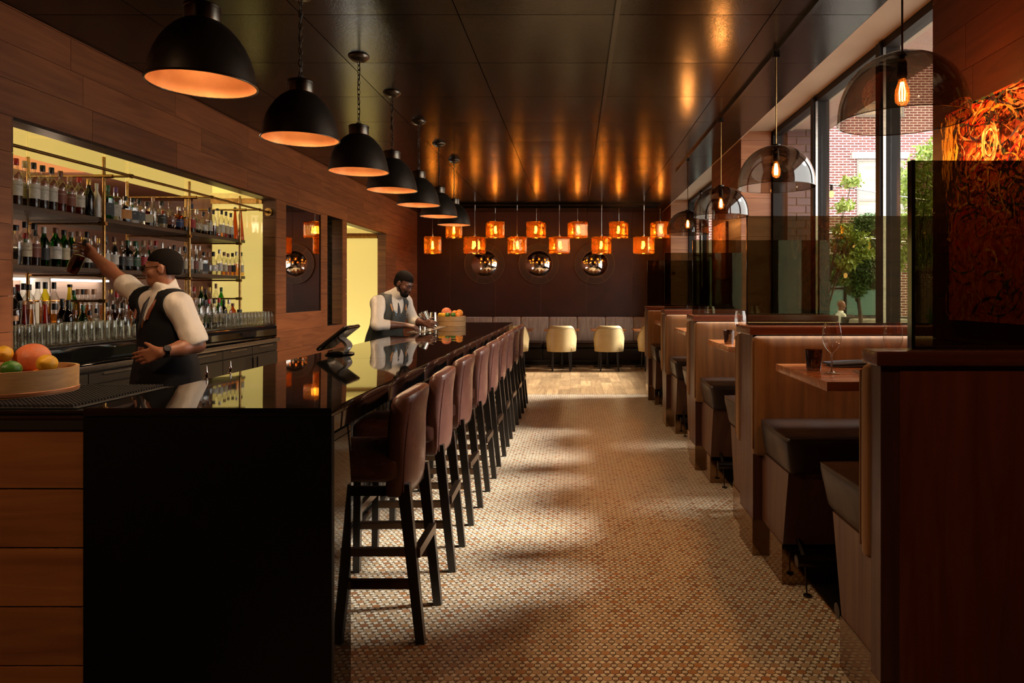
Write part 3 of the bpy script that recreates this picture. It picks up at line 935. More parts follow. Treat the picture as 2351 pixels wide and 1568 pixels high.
for k, (y0, y1, single) in enumerate(PART):
    XE = far_end(y0, y1)
    t = thing('booth_wall', where[k], 'booth', (1.4, (y0 + y1) / 2, 0), group='booth walls along the windows')
    B().box(PX, XE, y0, y1, 0, 1.215).build('core', W_BOOTH, t)
    if single:
        B().box(PX + .06, XE - .02, y0 - .004, y0, .10, 1.2).build('veneer', grain('red_veneer', (.14, .034, .014), (.08, .017, .008), 'z', rough=.3, rnd=.02), t)
    B().rbox(PX - .022, XE, y0 - .022, y1 + .022, 1.216, 1.265, r=.005, n=5).build('cap', W_CAP, t, smooth=True)
    B().box(PX - .003, PX + .05, y0 - .003, y1 + .003, .0, .20).build('kick_plate', KICK, t)
    # padded backs hang on each seated side
    sides = [1] if single else [-1, 1]
    for s in sides:
        a, c = (y1, y1 + .062) if s > 0 else (y0 - .062, y0)
        p = pad_shape(PX - .016, XE, a, c, .56, 1.213).build('back_pad', SUEDE, t, smooth=60)
        e = (c - .012) if s > 0 else (a + .012)
        B().path([(PX - .014, e, z) for z in np.linspace(.6, 1.19, 5)], .004, 6).build('piping', SUEDE, p, smooth=True)
    gx0 = 1.10 if single else PX + .005
    yg = (y0 + y1) / 2
    top = 1.88
    if single:
        # reeded sheet: fine upright flutes on the camera side
        n = 150
        V = []; F = []
        xs = np.linspace(gx0, XR - .01, n * 4 + 1)
        for x in xs:
            fl = .0025 * abs(math.sin((x - gx0) / (xs[-1] - gx0) * n * PI))
            for (yy_, z) in ((yg - .005 - fl, 1.268), (yg - .005 - fl, top), (yg + .005, top), (yg + .005, 1.268)): V.append((x, yy_, z))
        for i in range(len(xs) - 1):
            for q in range(4):
                F.append((i * 4 + q, i * 4 + (q + 1) % 4, (i + 1) * 4 + (q + 1) % 4, (i + 1) * 4 + q))
        F.append((0, 1, 2, 3)); F.append(tuple(len(V) - 4 + q for q in (3, 2, 1, 0)))
        B().add(V, F).build('glass_screen', REED, t)
        B().box(gx0 - .012, gx0, yg - .014, yg + .014, 1.266, top).build('glass_edge', PB('dark_glass_edge', (.004, .006, .004), rough=.1), t)
        B().box(gx0, XR - .01, yg - .012, yg + .012, 1.266, 1.276).build('channel', BRONZE, t)
    else:
        B().box(gx0, XE - .012, yg - .006, yg + .006, 1.268, top + .01).build('glass_screen', SMOKE, t)
        B().box(gx0 - .004, gx0, yg - .006, yg + .006, 1.268, top + .01).build('glass_edge', MATS['dark_glass_edge'], t)
        B().box(gx0, XE - .06, yg - .012, yg + .012, 1.266, 1.276).build('channel', BRONZE, t)

# benches: a cushion on a tapering plinth, one on each seated side
bench_names = ['x']
def bench(yb, s, label):
    """yb = face of the booth wall, s = +1 bench extends to larger y"""
    XE = far_end(min(yb, yb + s * .56), max(yb, yb + s * .56))
    t = thing('booth_bench', label, 'bench', (1.5, yb + s * .3, 0), group='booth benches')
    y_in, y_out = yb + s * .002, yb + s * .55
    def cshape(x, y, z):
        q = (z - .58) / .19
        # the front and the aisle side lean inward towards the bottom
        f = (y - yb) * s / .55
        return (x + (.03 * (1 - q) if x < 1.2 else 0), y - s * .035 * (1 - q) * max(0, f), z - (.012 * (f - .5) if z > .7 else 0))
    B().rbox(PX + .012, XE, min(y_in + s * .064, y_out), max(y_in + s * .064, y_out), .575, .77, r=.032, n=10, fn=cshape).build('cushion', DLEATHER, t, smooth=60)
    ridge = [(PX + .0225, yb + s * f, .7615 - .012 * (f / .55 - .5)) for f in np.linspace(.09, .525, 8)] + [(x_, yb + s * .5385, .7545) for x_ in np.linspace(PX + .035, XE - .03, 6)]
    B().path(ridge, .0042, 6).build('piping', DLEATHER, t, smooth=True)
    y_t, y_b = yb + s * .47, yb + s * .36
    B().add([(PX + .05, y_in, .2), (PX + .05, y_b + s * .02, .2), (PX + .05, y_t, .575), (PX + .05, y_in, .575), (XE, y_in, .2), (XE, y_b + s * .02, .2), (XE, y_t, .575), (XE, y_in, .575)],
            [(0, 1, 2, 3), (7, 6, 5, 4), (0, 4, 5, 1), (1, 5, 6, 2), (2, 6, 7, 3), (3, 7, 4, 0)]).build('plinth', W_BASE, t)
    B().box(PX + .045, XE, min(y_in, y_b + s * .022), max(y_in, y_b + s * .022), 0, .199).build('kick_plate', KICK, t)
    # foot rail on a thin rod
    yr = yb + s * .50
    f = B().tube((PX + .085, yr, .165), (XE, yr, .165), .027, n=16).tube((PX + .078, yr, .165), (PX + .086, yr, .165), .029, n=16).build('foot_rail', BRONZE, t, smooth=True)
    B().tube((PX + .12, yr, .165), (PX + .125, yr + s * .012, .004), .004, n=8).tube((PX + .125, yr + s * .012, .0025), (PX + .125, yr + s * .012, .010), .018, n=12).build('rail_post', BRONZE, f, smooth=True)
    B().tube((PX + .125, y_b + s * .02, .225), (PX + .125, yr, .165), .012, n=8).build('rail_bracket', BRONZE, f, smooth=True)
    return t
bl = {(0, 1): 'dark leather bench against the nearest booth wall, lower right', (1, -1): 'dark leather bench facing us at the nearest table', (1, 1): 'dark leather bench backing onto the second booth wall',
      (2, -1): 'dark leather bench facing us at the second table', (2, 1): 'dark leather bench backing onto the third booth wall', (3, -1): 'dark leather bench facing us at the third table',
      (3, 1): 'dark leather bench backing onto the fourth booth wall', (4, -1): 'dark leather bench facing us at the farthest booth table'}
for (k, s), lab in bl.items():
    bench(PART[k][1] if s > 0 else PART[k][0], s, lab)

# tables
TABLES = []
for k in range(4):
    yc = 3.16 + 1.81 * k
    XE = far_end(yc - .36, yc + .36)
    t = thing('booth_table', 'walnut booth table reaching out from the window side, %s' % ['nearest, set with glasses and fork', 'second, with dark tumbler', 'third along the aisle', 'farthest along the aisle'][k], 'table', (1.6, yc, 0), group='booth tables')
    B().rbox(1.03, XE, yc - .36, yc + .36, 1.045, 1.085, r=.003, n=4).build('table_top', W_TABLE, t, smooth=True)
    B().tube((1.62, yc, .02), (1.62, yc, 1.045), .04, n=16).build('pedestal', EBONY, t, smooth=True)
    B().tube((1.62, yc, .0025), (1.62, yc, .02), .19, n=24).build('base', EBONY, t, smooth=True)
    TABLES.append(yc)

# ---------------------------------------------------------------- glassware and settings
CLEAR = GL('clear_glass', (.985, .985, .98), (.80, .78, .75), ior=1.6, fac_add=.07)
TUMB = GL('smoked_tumbler', (.50, .38, .28), (.20, .14, .10), ior=1.6, fac_add=.03)
STEMG = GL('stem_glass', (.93, .93, .92), (.75, .74, .72), ior=1.6, fac_add=.28)
STEMM = B().lathe([(.0, .0), (.036, .001), (.0365, .003), (.012, .007), (.0045, .016), (.0038, .05), (.0042, .088), (.010, .0955)], 24).mesh('stem', STEMG, smooth=60)
WINE = B().lathe([(.010, .096), (.026, .112), (.038, .135), (.0425, .160), (.0405, .190), (.0345, .222), (.0325, .232)], 28).mesh('bowl', CLEAR, smooth=60)
def wine_glass(x, y, z, label, group='wine glasses on the booth tables'):
    t = thing('wine_glass', label, 'glass', (x, y, z), 0, group)
    inst('bowl', WINE, t); inst('stem', STEMM, t)
    return t
STEML = B().lathe([(.0, .002), (.020, .0), (.030, .006), (.036, .022), (.0385, .045), (.036, .075), (.031, .105), (.030, .108)], 24).mesh('stemless_glass', CLEAR, smooth=60)
TUMBM = B().lathe([(.0, .001), (.030, .0), (.033, .01), (.040, .094), (.0405, .098), (.039, .098), (.032, .012), (0, .010)], 28).mesh('tumbler', TUMB, smooth=40)
zt = 1.0855
wine_glass(1.155, 3.08, zt, 'tall stemmed wine glass standing beside the dark tumbler')
wine_glass(1.44, 3.10, zt, 'wine glass partly hidden behind the nearest booth wall cap')
tag(inst('tumbler', TUMBM, None, (1.115, 3.2, zt)), 'dark smoked tumbler on the nearest booth table', 'glass', 'smoked tumblers')
wine_glass(1.20, 4.98, zt, 'wine glass on the second booth table beside the near post')
tag(inst('tumbler', TUMBM, None, (1.09, 4.86, zt)), 'dark smoked tumbler on the second booth table', 'glass', 'smoked tumblers')
tag(inst('stemless_glass', STEML, None, (1.62, 5.0, zt)), 'stemless glass seen through the second smoked screen', 'glass')
wine_glass(1.33, 6.72, zt, 'wine glass on the third table, left one behind the smoked screen')
tag(inst('stemless_glass', STEML, None, (1.60, 6.80, zt)), 'stemless glass on the third table behind the smoked screen', 'glass')
wine_glass(1.80, 6.86, zt, 'wine glass on the third table, right one behind the smoked screen')
wine_glass(1.45, 8.6, zt, 'small wine glass on the farthest booth table')
NAVY = PB('navy_napkin', (.022, .028, .050), (.016, .02, .038), scale=(40, 40, 40), rough=.7)
nap = thing('napkin', 'folded navy napkin behind the wine glass on the nearest table', 'napkin', (1.45, 3.40, zt))
B().rbox(1.25, 1.60, 3.32, 3.47, zt, zt + .010, r=.004, n=5, fn=lambda x, y, z: (x, y, z + .004 * math.sin(x * 14))).build('lower_fold', NAVY, nap, smooth=True)
B().rbox(1.252, 1.61, 3.325, 3.47, zt + .0105, zt + .022, r=.004, n=5, fn=lambda x, y, z: (x, y, z + .005 * math.sin(x * 14))).build('upper_fold', NAVY, nap, smooth=True)
def fork(loc, rz, label):
    t = thing('fork', label, 'cutlery', loc, rz)
    B().path([(0, 0, .005), (.06, 0, .007), (.12, 0, .012), (.14, 0, .010)], [.0085, .007, .0042, .007], 10).build('handle', CHROME, t, smooth=True, local=True)
    for q in (-1.5, -.5, .5, 1.5):
        B().path([(.138, q * .004, .010), (.155, q * .0075, .007), (.185, q * .0078, .009), (.205, q * .0072, .016)], [.0032, .0026, .0022, .0014], 6).build('tine', CHROME, t, smooth=True, local=True)
fork((1.37, 2.90, zt), R(128), 'silver fork lying on the nearest walnut table edge')
sp = thing('spoon', 'silver spoon lying behind the dark tumbler', 'cutlery', (1.17, 3.36, zt), R(20))
B().ell((0, 0, .005), .026, .016, .005, 14, 8).build('bowl', CHROME, sp, smooth=True, local=True)
B().path([(.024, 0, .006), (.06, 0, .009), (.15, 0, .005)], [.003, .003, .005], 8).build('handle', CHROME, sp, smooth=True, local=True)
nk = B().rbox(1.36, 1.52, 2.93, 2.99, zt, zt + .014, r=.006, n=6, fn=lambda x, y, z: (x, y + .01 * math.sin(x * 40), z + .004 * math.sin(x * 50))).build('napkin', NAVY, smooth=True)
tag(nk, 'crumpled dark napkin next to the fork', 'napkin')

# ================================================================ dining end
BAN_X0, BAN_X1 = XL + .35, 1.75
ban = thing('banquette', 'taupe suede banquette with dark seat along the leather wall', 'banquette', ((BAN_X0 + BAN_X1) / 2, 14.1, 0))
x = 1.215 - .594 * 7
while x < BAN_X1 - .05:
    a, c = max(x, BAN_X0), min(x + .594, BAN_X1)
    B().rbox(a + .003, c - .003, 14.30, YB - .055, .40, .935, r=.03, n=8, fn=lambda X, Y, Z: (X, Y + .05 * (Z - .4) / .53, Z)).build('back_cushion', SUEDE_B, ban, smooth=60)
    x += .594
x = BAN_X0
while x < BAN_X1 - .05:
    c = min(x + 1.19, BAN_X1)
    B().rbox(x + .003, c - .003, 13.62, 14.36, .33, .45, r=.04, n=8).build('seat_cushion', DLEATHER, ban, smooth=60)
    B().rbox(x + .003, c - .003, 13.66, 14.36, .10, .328, r=.015, n=4).build('base_panel', DLEATHER, ban, smooth=60)
    x = c
B().box(BAN_X0, BAN_X1, 13.72, YB - .002, 0, .10).build('plinth', BLACKM, ban)

CREAMY = PB('cream_leather', (.50, .355, .165), (.44, .305, .135), scale=(6, 6, 6), rough=.38, spec=.5, bump=.03, bscale=(120, 120, 120))
def make_tub():
    t = thing('tub_chair', 'x', 'chair', (0, 0, 0), group='cream tub chairs facing the banquette')
    # wrap-round shell: angle 0 is the back (towards -y)
    nA, nZ = 40, 10
    def shell(th, v, inner):
        a = abs(th)
        top = .815 if a < R(38) else .815 - .225 * (0.5 - 0.5 * math.cos(min(1, (a - R(38)) / R(62)) * PI))
        bot = .36
        z = bot + (top - bot) * v
        flare = 1.0 + .07 * max(0, (z - .36) / .45) + (.05 * max(0, (a - R(60)) / R(50)) * v)
        rx, ry = .255 * flare, .255 * flare
        if inner: rx -= .055; ry -= .055
        return (rx * math.sin(th) * (1.06), -ry * math.cos(th), z)
    V = []; F = []
    loop = []
    for i in range(nA + 1):
        th = R(-115) + R(230) * i / nA
        sec = [shell(th, j / nZ, False) for j in range(nZ + 1)]
        o = Vector(sec[-1]); n_ = Vector(shell(th, 1, True))
        mid = (o + n_) / 2; mid.z += .028
        q1 = o.lerp(mid, .45); q1.z += .012; q2 = n_.lerp(mid, .45); q2.z += .012
        sec += [tuple(q1), tuple(mid), tuple(q2)] + [shell(th, j / nZ, True) for j in range(nZ, -1, -1)]
        loop.append(sec)
    m = len(loop[0])
    for s in loop: V.extend(s)
    for i in range(nA):
        for j in range(m):
            F.append((i * m + j, i * m + (j + 1) % m, (i + 1) * m + (j + 1) % m, (i + 1) * m + j))
    F.append(tuple(range(m))); F.append(tuple(range(nA * m, nA * m + m))[::-1])
    B().add(V, F).build('shell', CREAMY, t, smooth=60, local=True)
    B().rbox(-.21, .21, -.20, .25, .36, .47, r=.035, n=8).build('seat', CREAMY, t, smooth=60, local=True)
    pp = [tuple(Vector(shell(th, 1, False)) + Vector((0, 0, -.02)) + Vector(shell(th, 1, False)).normalized() * .002) for th in np.linspace(R(-112), R(112), 40)]
    B().path(pp, .004, 6).build('piping', PB('tan_piping', (.30, .21, .10), rough=.5) if 'tan_piping' not in MATS else MATS['tan_piping'], t, smooth=True, local=True)
    for sx in (-1, 1):
        B().path([(sx * .15, -.17, .37), (sx * .155, -.185, .18), (sx * .165, -.22, .0)], [.026, .022, .015], 10).build('leg', EBONY, t, smooth=True, local=True)
        B().path([(sx * .17, .19, .37), (sx * .18, .20, .18), (sx * .19, .21, .0)], [.024, .02, .014], 10).build('leg', EBONY, t, smooth=True, local=True)
    return t
tub = make_tub()
TX = [-2.05, -1.16, -.27, .62, 1.44]
tl = ['cream leather tub chair hidden mostly behind the bar end', 'cream leather tub chair partly behind the last bar stools', 'cream leather tub chair, left of the two in full view', 'cream leather tub chair, right of the two in full view', 'cream leather tub chair cut off by the farthest booth']
for k, xx in enumerate(TX):
    loc = (xx, 12.76, .001)
    if k == 0: tub.location = loc; tub['label'] = tl[0]
    else: copy_tree(tub, None, loc, rng.uniform(-.05, .05), tl[k])
pl = ['behind the bar', 'beside the last stools', 'before the left full chair', 'before the right full chair', 'by the farthest booth']
for k, xx in enumerate(TX):
    t = thing('dining_table', 'small walnut pedestal table at the banquette, ' + pl[k], 'table', (xx, 13.3, .001), group='small tables at the banquette')
    B().rbox(xx - .335, xx + .335, 12.98, 13.62, .715, .75, r=.004, n=4).build('table_top', W_TABLE, t, smooth=True)
    B().tube((xx, 13.3, .03), (xx, 13.3, .715), .035, n=14).build('pedestal', EBONY, t, smooth=True)
    B().box(xx - .27, xx + .27, 13.26, 13.34, .001, .03).box(xx - .04, xx + .04, 13.03, 13.57, .001, .03).build('base', EBONY, t)

# round convex mirrors in dark ring frames
RINGM = PB('dark_ring_frame', (.045, .026, .019), (.032, .018, .013), scale=(10, 10, 10), rough=.4)
LINEM = PB('ring_edge_line', (.17, .115, .08), rough=.4, metal=.5)
CONVEX = PB('convex_mirror_glass', (.95, .90, .84), rough=.03, metal=1)
for k, xx in enumerate((-1.95, -.79, .40)):
    t = thing('convex_mirror', 'round convex mirror in wide dark ring frame, %s of three' % ['leftmost', 'middle', 'rightmost'][k], 'mirror', (xx, YB, 2.065), group='convex mirrors on the leather wall')
    rot = Matrix.Rotation(R(90), 4, 'X')
    B().lathe([(.285, .002), (.285, .03), (.43, .03), (.43, .002)], 56, mat=rot).build('ring_frame', RINGM, t, smooth=30, local=True)
    B().torus((0, 0, .03), .428, .006, 56, 6, mat=rot).torus((0, 0, .03), .288, .006, 56, 6, mat=rot).build('edge_ring', LINEM, t, smooth=True, local=True)
    for a in (60, 130, 245, 300):
        m = Matrix.Rotation(R(90), 4, 'X') @ Matrix.Rotation(R(a), 4, 'Z')
        B().box(.29, .425, -.004, .004, .03, .034, mat=m).build('ring_joint', LINEM, t, local=True)
    Rs = .42
    z0 = math.sqrt(Rs * Rs - .285 * .285)
    prof = [(Rs * math.sin(a), .02 + Rs * math.cos(a) - z0) for a in np.linspace(math.asin(.285 / Rs), 0.0001, 14)]
    B().lathe(prof, 48, mat=rot).build('convex_glass', CONVEX, t, smooth=True, local=True)

# mirror on the oak wall
mr = thing('wall_mirror', 'tall dark wall mirror set in the oak wall, reflecting amber lamps', 'mirror', (XL - .02, (MIRR[0] + MIRR[1]) / 2, MIRR[2]))
B().box(XL - .022, XL - .012, MIRR[0] + .004, MIRR[1] - .004, MIRR[2] + .004, MIRR[3] - .03).build('glass', MIRROR, mr)
B().box(XL - .022, XL - .006, MIRR[1] - .012, MIRR[1] - .003, MIRR[2] + .004, MIRR[3] - .03).build('edge', BRONZE, mr)
B().box(XL - .022, XL - .004, MIRR[0], MIRR[1], MIRR[3] - .027, MIRR[3] - .002).build('header', W_WALL, mr)

# ---------------------------------------------------------------- tracks and pendants
tag(B().box(.235, .265, -1, 12.1, HC - .035, HC - .001).build('light_track', BLACKM), 'black track running down the middle of the ceiling', 'track')
tr = thing('light_track', 'black track carrying the smoked glass dome lamps', 'track', (1.42, 5, HC - .03))
B().box(1.405, 1.435, 1.5, 9.6, HC - .03, HC - .001).build('rail', BLACKM, tr)
for y in (12.88 + .2, 13.6):
    tag(B().box(-2.95, 1.62, y - .018, y + .018, HC - .04, HC - .001).build('light_track', BLACKM), 'black track holding the %s row of amber cubes' % ('lower' if y < 13.3 else 'upper'), 'track')

DOME = GL('smoked_dome_glass', (.50, .42, .34), (.17, .135, .105), ior=1.6, fac_add=.045)
BULBG = GL('amber_bulb_glass', (1.0, .85, .60), (1, .6, .25), ior=1.3, glow=((1, .42, .09), .045))
FIL = EM('filament', (1.0, .50, .13), 55.0)
def make_dome():
    t = thing('dome_pendant', 'x', 'pendant lamp', (0, 0, 0), group='smoked glass dome lamps over the booth tables')
    pr = []
    for i in range(15):
        a = PI / 2 * i / 14
        pr.append((max(.012, .265 * math.sin(a) ** .92), .275 * math.cos(a) ** .95 - .0))
    pr += [(.266, -.02)]
    B().lathe(pr, 48).build('dome', DOME, t, smooth=True, local=True)
    B().torus((0, 0, -.02), .266, .0025, 56, 6).build('lip', DOME, t, smooth=True, local=True)
    B().tube((0, 0, .20), (0, 0, .93), .0045, n=8).tube((0, 0, .60), (0, 0, .93), .006, n=8).build('rod', BRASS, t, smooth=True, local=True)
    B().box(-.02, .02, -.02, .02, .90, .942).build('track_head', BLACKM, t, local=True)
    B().lathe([(0, .285), (.03, .284), (.03, .27), (.02, .268)], 20).lathe([(.008, .27), (.014, .25), (.019, .235), (.021, .18), (.017, .165)], 20, cap0=True).build('socket', BLACKM, t, smooth=30, local=True)
    B().lathe([(.013, .165), (.018, .15), (.029, .115), (.032, .09), (.028, .065), (.016, .05), (0, .046)], 20).build('bulb', BULBG, t, smooth=True, local=True)
    f = B()
    for q in range(6):
        a = q * PI / 3
        f.path([(.006 * math.cos(a), .006 * math.sin(a), .15), (.013 * math.cos(a), .013 * math.sin(a), .11), (.011 * math.cos(a), .011 * math.sin(a), .07)], .0022, 5)
    f.build('filament', FIL, t, local=True)
    return t
dome = make_dome()
for k, y in enumerate((2.97, 4.84, 6.68, 8.66)):
    lab = 'smoked glass dome lamp with glowing bulb, ' + ['nearest and largest', 'second along the windows', 'third along the windows', 'farthest along the windows'][k]
    loc = (1.42, y, 2.215)
    if k == 0: dome.location = loc; dome['label'] = lab
    else: copy_tree(dome, None, loc, 0, lab)
    lamp('dome_lamp', (1.42, y, 2.215 + .10), 27.0, (1, .50, .20), .03)

AMBER = GL('amber_cube_glass', (.99, .66, .28), (.96, .42, .09), ior=1.5, bump=.35, bscale=(9, 9, 9), refl=(1, .72, .4), fac_add=.06, refract=.4, glow=((1, .40, .07), .15))
AMBER_IN = GL('amber_inner_glass', (.99, .76, .40), (.96, .50, .14), ior=1.4, bump=.5, bscale=(14, 14, 7), refl=(1, .6, .25), fac_add=.12)
def make_cube():
    t = thing('cube_pendant', 'x', 'pendant lamp', (0, 0, 0), group='amber glass cube lamps over the banquette')
    B().rbox(-.165, .165, -.165, .165, 0, .33, r=.035, n=10).build('cube', AMBER, t, smooth=60, local=True)
    B().rbox(-.145, .145, -.145, .145, .02, .315, r=.04, n=8, fn=lambda x, y, z: (x * (1 + .05 * math.sin(z * 30)), y * (1 + .05 * math.cos(z * 26)), z)).build('inner_wall', AMBER_IN, t, smooth=60, local=True)
    B().lathe([(.004, .38), (.012, .378), (.014, .34), (.014, .25), (.012, .245)], 14, cap0=True).build('socket', STEEL, t, smooth=30, local=True)
    B().lathe([(.011, .245), (.020, .20), (.022, .17), (.013, .135), (0, .128)], 14).build('bulb', EM('cube_bulb', (1, .58, .16), 26.0) if 'cube_bulb' not in MATS else MATS['cube_bulb'], t, smooth=True, local=True)
    return t
cube = make_cube()
lowx = [-2.746 + .81 * k for k in range(6)]
upx = [-2.43 + .822 * k for k in range(6)]
first = True
stems = {}
for row, xs, y, z in (('lower', lowx, 13.08, 2.19), ('upper', upx, 13.6, 2.53)):
    for k, xx in enumerate(xs):
        lab = 'amber glass cube lamp, %s row, %s from the left' % (row, nth(k + 1))
        rz = R([14, -22, 17, 26, -18, -30, 12, 20, -15, 24, -20, 16][k + (6 if row == 'upper' else 0)])
        if first: cube.location = (xx, y, z); cube.rotation_euler = (0, 0, rz); cube['label'] = lab; o = cube; first = False
        else: o = copy_tree(cube, None, (xx, y, z), rz, lab)
        key = row
        top = HC - .04 - z
        if key not in stems: stems[key] = B().tube((0, 0, .37), (0, 0, top - .10), .004, n=6).tube((0, 0, top - .10), (0, 0, top), .010, n=8).mesh('stem', STEEL, smooth=True)
        for ch in list(o.children):
            if ch.name.startswith('stem'): bpy.data.objects.remove(ch)
        inst('stem', stems[key], o)
        lamp('cube_lamp', (xx, y, z + .12), 4.5, (1, .52, .18), .03)

# ---------------------------------------------------------------- painting on the near pier
def canvas_mat(name, cols, sc_):
    m, nt, out = _new(name)
    p = nt.nodes.new('ShaderNodeBsdfPrincipled'); p.inputs['Roughness'].default_value = .5
    n = nt.nodes.new('ShaderNodeTexNoise'); n.inputs['Scale'].default_value = 1; n.inputs['Detail'].default_value = 6; n.inputs['Distortion'].default_value = 2.5
    nt.links.new(pos_vec(nt, sc_, False), n.inputs['Vector'])
    cr = nt.nodes.new('ShaderNodeValToRGB')
    els = cr.color_ramp.elements
    els[0].position = .25; els[0].color = c4(cols[0]); els[1].position = .75; els[1].color = c4(cols[-1])
    for i, c in enumerate(cols[1:-1]):
        e = els.new(.25 + .5 * (i + 1) / (len(cols) - 1)); e.color = c4(c)
    cr.color_ramp.interpolation = 'EASE'
    nt.links.new(n.outputs['Fac'], cr.inputs[0]); nt.links.new(cr.outputs[0], p.inputs['Base Color'])
    nt.links.new(p.outputs[0], out.inputs[0])
    return m
pt = thing('painting', 'orange and red abstract painting on the dark oak pier, upper right', 'painting', (XR - .02, 2.6, 1.5))
PY0, PY1, PZ0, PZ1 = 1.55, 3.32, 1.32, 2.32
CANV = canvas_mat('hot_canvas', [(.20, .012, .008), (.62, .06, .012), (.75, .20, .02), (.40, .025, .012), (.70, .28, .03), (.25, .02, .012)], (3, 7, 9))
B().box(XR - .035, XR - .002, PY0, PY1, PZ0, PZ1).build('canvas', CANV, pt)
PAINTS = [PB('paint_%d' % i, c, rough=.45) for i, c in enumerate([(.9, .36, .10), (.85, .48, .05), (.02, .012, .012), (.75, .02, .012), (.92, .62, .30), (.05, .09, .05), (.045, .03, .09)])]
pr = random.Random(11)
def stroke(pts, w, m, k):
    """a flat ribbon of paint on the canvas (y,z points)"""
    xq = XR - .0355 - .00012 * k
    V = []; F = []
    for i, (y, z) in enumerate(pts):
        a = Vector(pts[max(i - 1, 0)]); b = Vector(pts[min(i + 1, len(pts) - 1)])
        d = (b - a).normalized(); n = Vector((-d.y, d.x)) * w * (.6 + .5 * math.sin(i * 1.7 + k)) * .5
        V += [(xq, y + n.x, z + n.y), (xq, y - n.x, z - n.y)]
    for i in range(len(pts) - 1): F.append((2 * i, 2 * i + 1, 2 * i + 3, 2 * i + 2))
    BRUSH.setdefault(m.name, B()).add(V, F)
BRUSH = {}
kk = 0
def clampP(p): return (max(PY0 + .02, min(PY1 - .016, p[0])), max(PZ0 + .02, min(PZ1 - .016, p[1])))
for i in range(330):
    y, z = (pr.uniform(2.6, PY1) if i < 240 else pr.uniform(PY0, 2.6)), (pr.uniform(1.8, PZ1) if i % 3 else pr.uniform(PZ0, PZ1))
    a = pr.uniform(0, 2 * PI); L = pr.uniform(.05, .30); cv = pr.uniform(-3, 3)
    pts = []
    for s in range(12):
        pts.append(clampP((y, z))); y += math.cos(a) * L / 11; z += math.sin(a) * L / 11 * .8; a += cv / 11
    kk += 1
    stroke(pts, pr.uniform(.004, .017), pr.choice(PAINTS), kk)
# dense ochre patch of short dabs near the far edge and the scribbled heads
for i in range(120):
    y, z = pr.gauss(3.235, .028), pr.gauss(2.16, .06)
    kk += 1
    stroke([clampP((y, z)), clampP((y + pr.uniform(-.01, .01), z - .03)), clampP((y + pr.uniform(-.02, .02), z - .07))], .012, PAINTS[1], kk)
for (cy0, cz0, s) in ((2.905, 2.09, .85), (2.35, 1.85, 1.3)):
    for rr, m, w in ((.10, 4, .016), (.085, 0, .016), (.072, 2, .006), (.066, 4, .012)):
        kk += 1
        stroke([(cy0 + s * rr * .62 * math.cos(a), cz0 + s * rr * math.sin(a)) for a in np.linspace(0, 2 * PI, 26)], w, PAINTS[m], kk)
    for i in range(36):
        kk += 1
        y, z = cy0 + pr.gauss(0, .025) * s, cz0 + (.125 + pr.gauss(0, .022)) * s
        stroke([(y, z), (y + pr.uniform(-.03, .03), z + pr.uniform(-.02, .02)), (y + pr.uniform(-.03, .03), z + pr.uniform(-.03, .03))], .008, PAINTS[2], kk)
    for (dy, dz) in ((-.02, .03), (.02, .03), (0, -.01), (.0, -.04)):
        kk += 1
        stroke([(cy0 + s * (dy - .01), cz0 + s * dz), (cy0 + s * dy, cz0 + s * (dz + .014)), (cy0 + s * (dy + .01), cz0 + s * dz)], .009, PAINTS[2], kk)
for nm_, b_ in BRUSH.items(): tag(b_.build('brushwork', MATS[nm_], pt), kind='stuff')
p2 = thing('painting', 'narrow orange brown painting on the far oak pier', 'painting', (XR - .02, 8.9, 1.7))
B().box(XR - .03, XR - .002, 8.30, 9.05, 1.62, 2.32).build('canvas', canvas_mat('far_canvas', [(.10, .03, .012), (.5, .2, .06), (.2, .05, .02), (.6, .3, .12)], (3, 9, 7)), p2)

# ================================================================ bottles on the shelves
GLASS = {'clear': GL('bottle_clear', (.95, .95, .92), (.55, .52, .48), ior=1.5, fac_add=.05),
         'green': GL('bottle_green', (.10, .42, .06), (.02, .14, .02), ior=1.5, fac_add=.03),
         'dark': GL('bottle_dark', (.045, .04, .02), (.015, .012, .008), ior=1.45),
         'amber': GL('bottle_amber', (.62, .22, .03), (.28, .07, .01), ior=1.45),
         'yellow': GL('bottle_yellow', (.78, .72, .14), (.40, .34, .03), ior=1.45),
         'blue': GL('bottle_blue', (.06, .12, .55), (.02, .04, .25), ior=1.45),
         'white': PB('bottle_white', (.68, .64, .58), rough=.25),
         'black': PB('bottle_black', (.008, .008, .008), rough=.08)}
LIQ = {'whisky': GL('liquid_whisky', (.40, .10, .02), (.22, .04, .008), ior=1.3),
       'rum': GL('liquid_dark_rum', (.16, .03, .012), (.08, .012, .006), ior=1.3),
       'gold': GL('liquid_gold', (.85, .50, .12), (.55, .25, .04), ior=1.3),
       'water': GL('liquid_clear', (.90, .90, .88), (.60, .60, .58), ior=1.3),
       'red': GL('liquid_red', (.42, .025, .012), (.2, .01, .006), ior=1.3)}
CAPC = {'black': (.012, .012, .012), 'red': (.45, .02, .02), 'gold': (.55, .36, .10), 'cork': (.42, .22, .11), 'cream': (.55, .42, .27), 'purple': (.10, .03, .17), 'silver': (.6, .58, .55), 'green': (.02, .10, .05), 'brown': (.16, .06, .03), 'white': (.7, .68, .62), 'navy': (.02, .03, .10)}
CAPM = {k: PB('cap_' + k, c, rough=.35, metal=.7 if k in ('gold', 'silver') else 0) for k, c in CAPC.items()}
LABC = {'white': (.60, .56, .48), 'cream': (.55, .46, .30), 'black': (.02, .02, .02), 'brown': (.20, .06, .035), 'orange': (.60, .25, .05), 'navy': (.02, .04, .14), 'green': (.04, .09, .05), 'red': (.42, .04, .04), 'grey': (.10, .11, .11)}
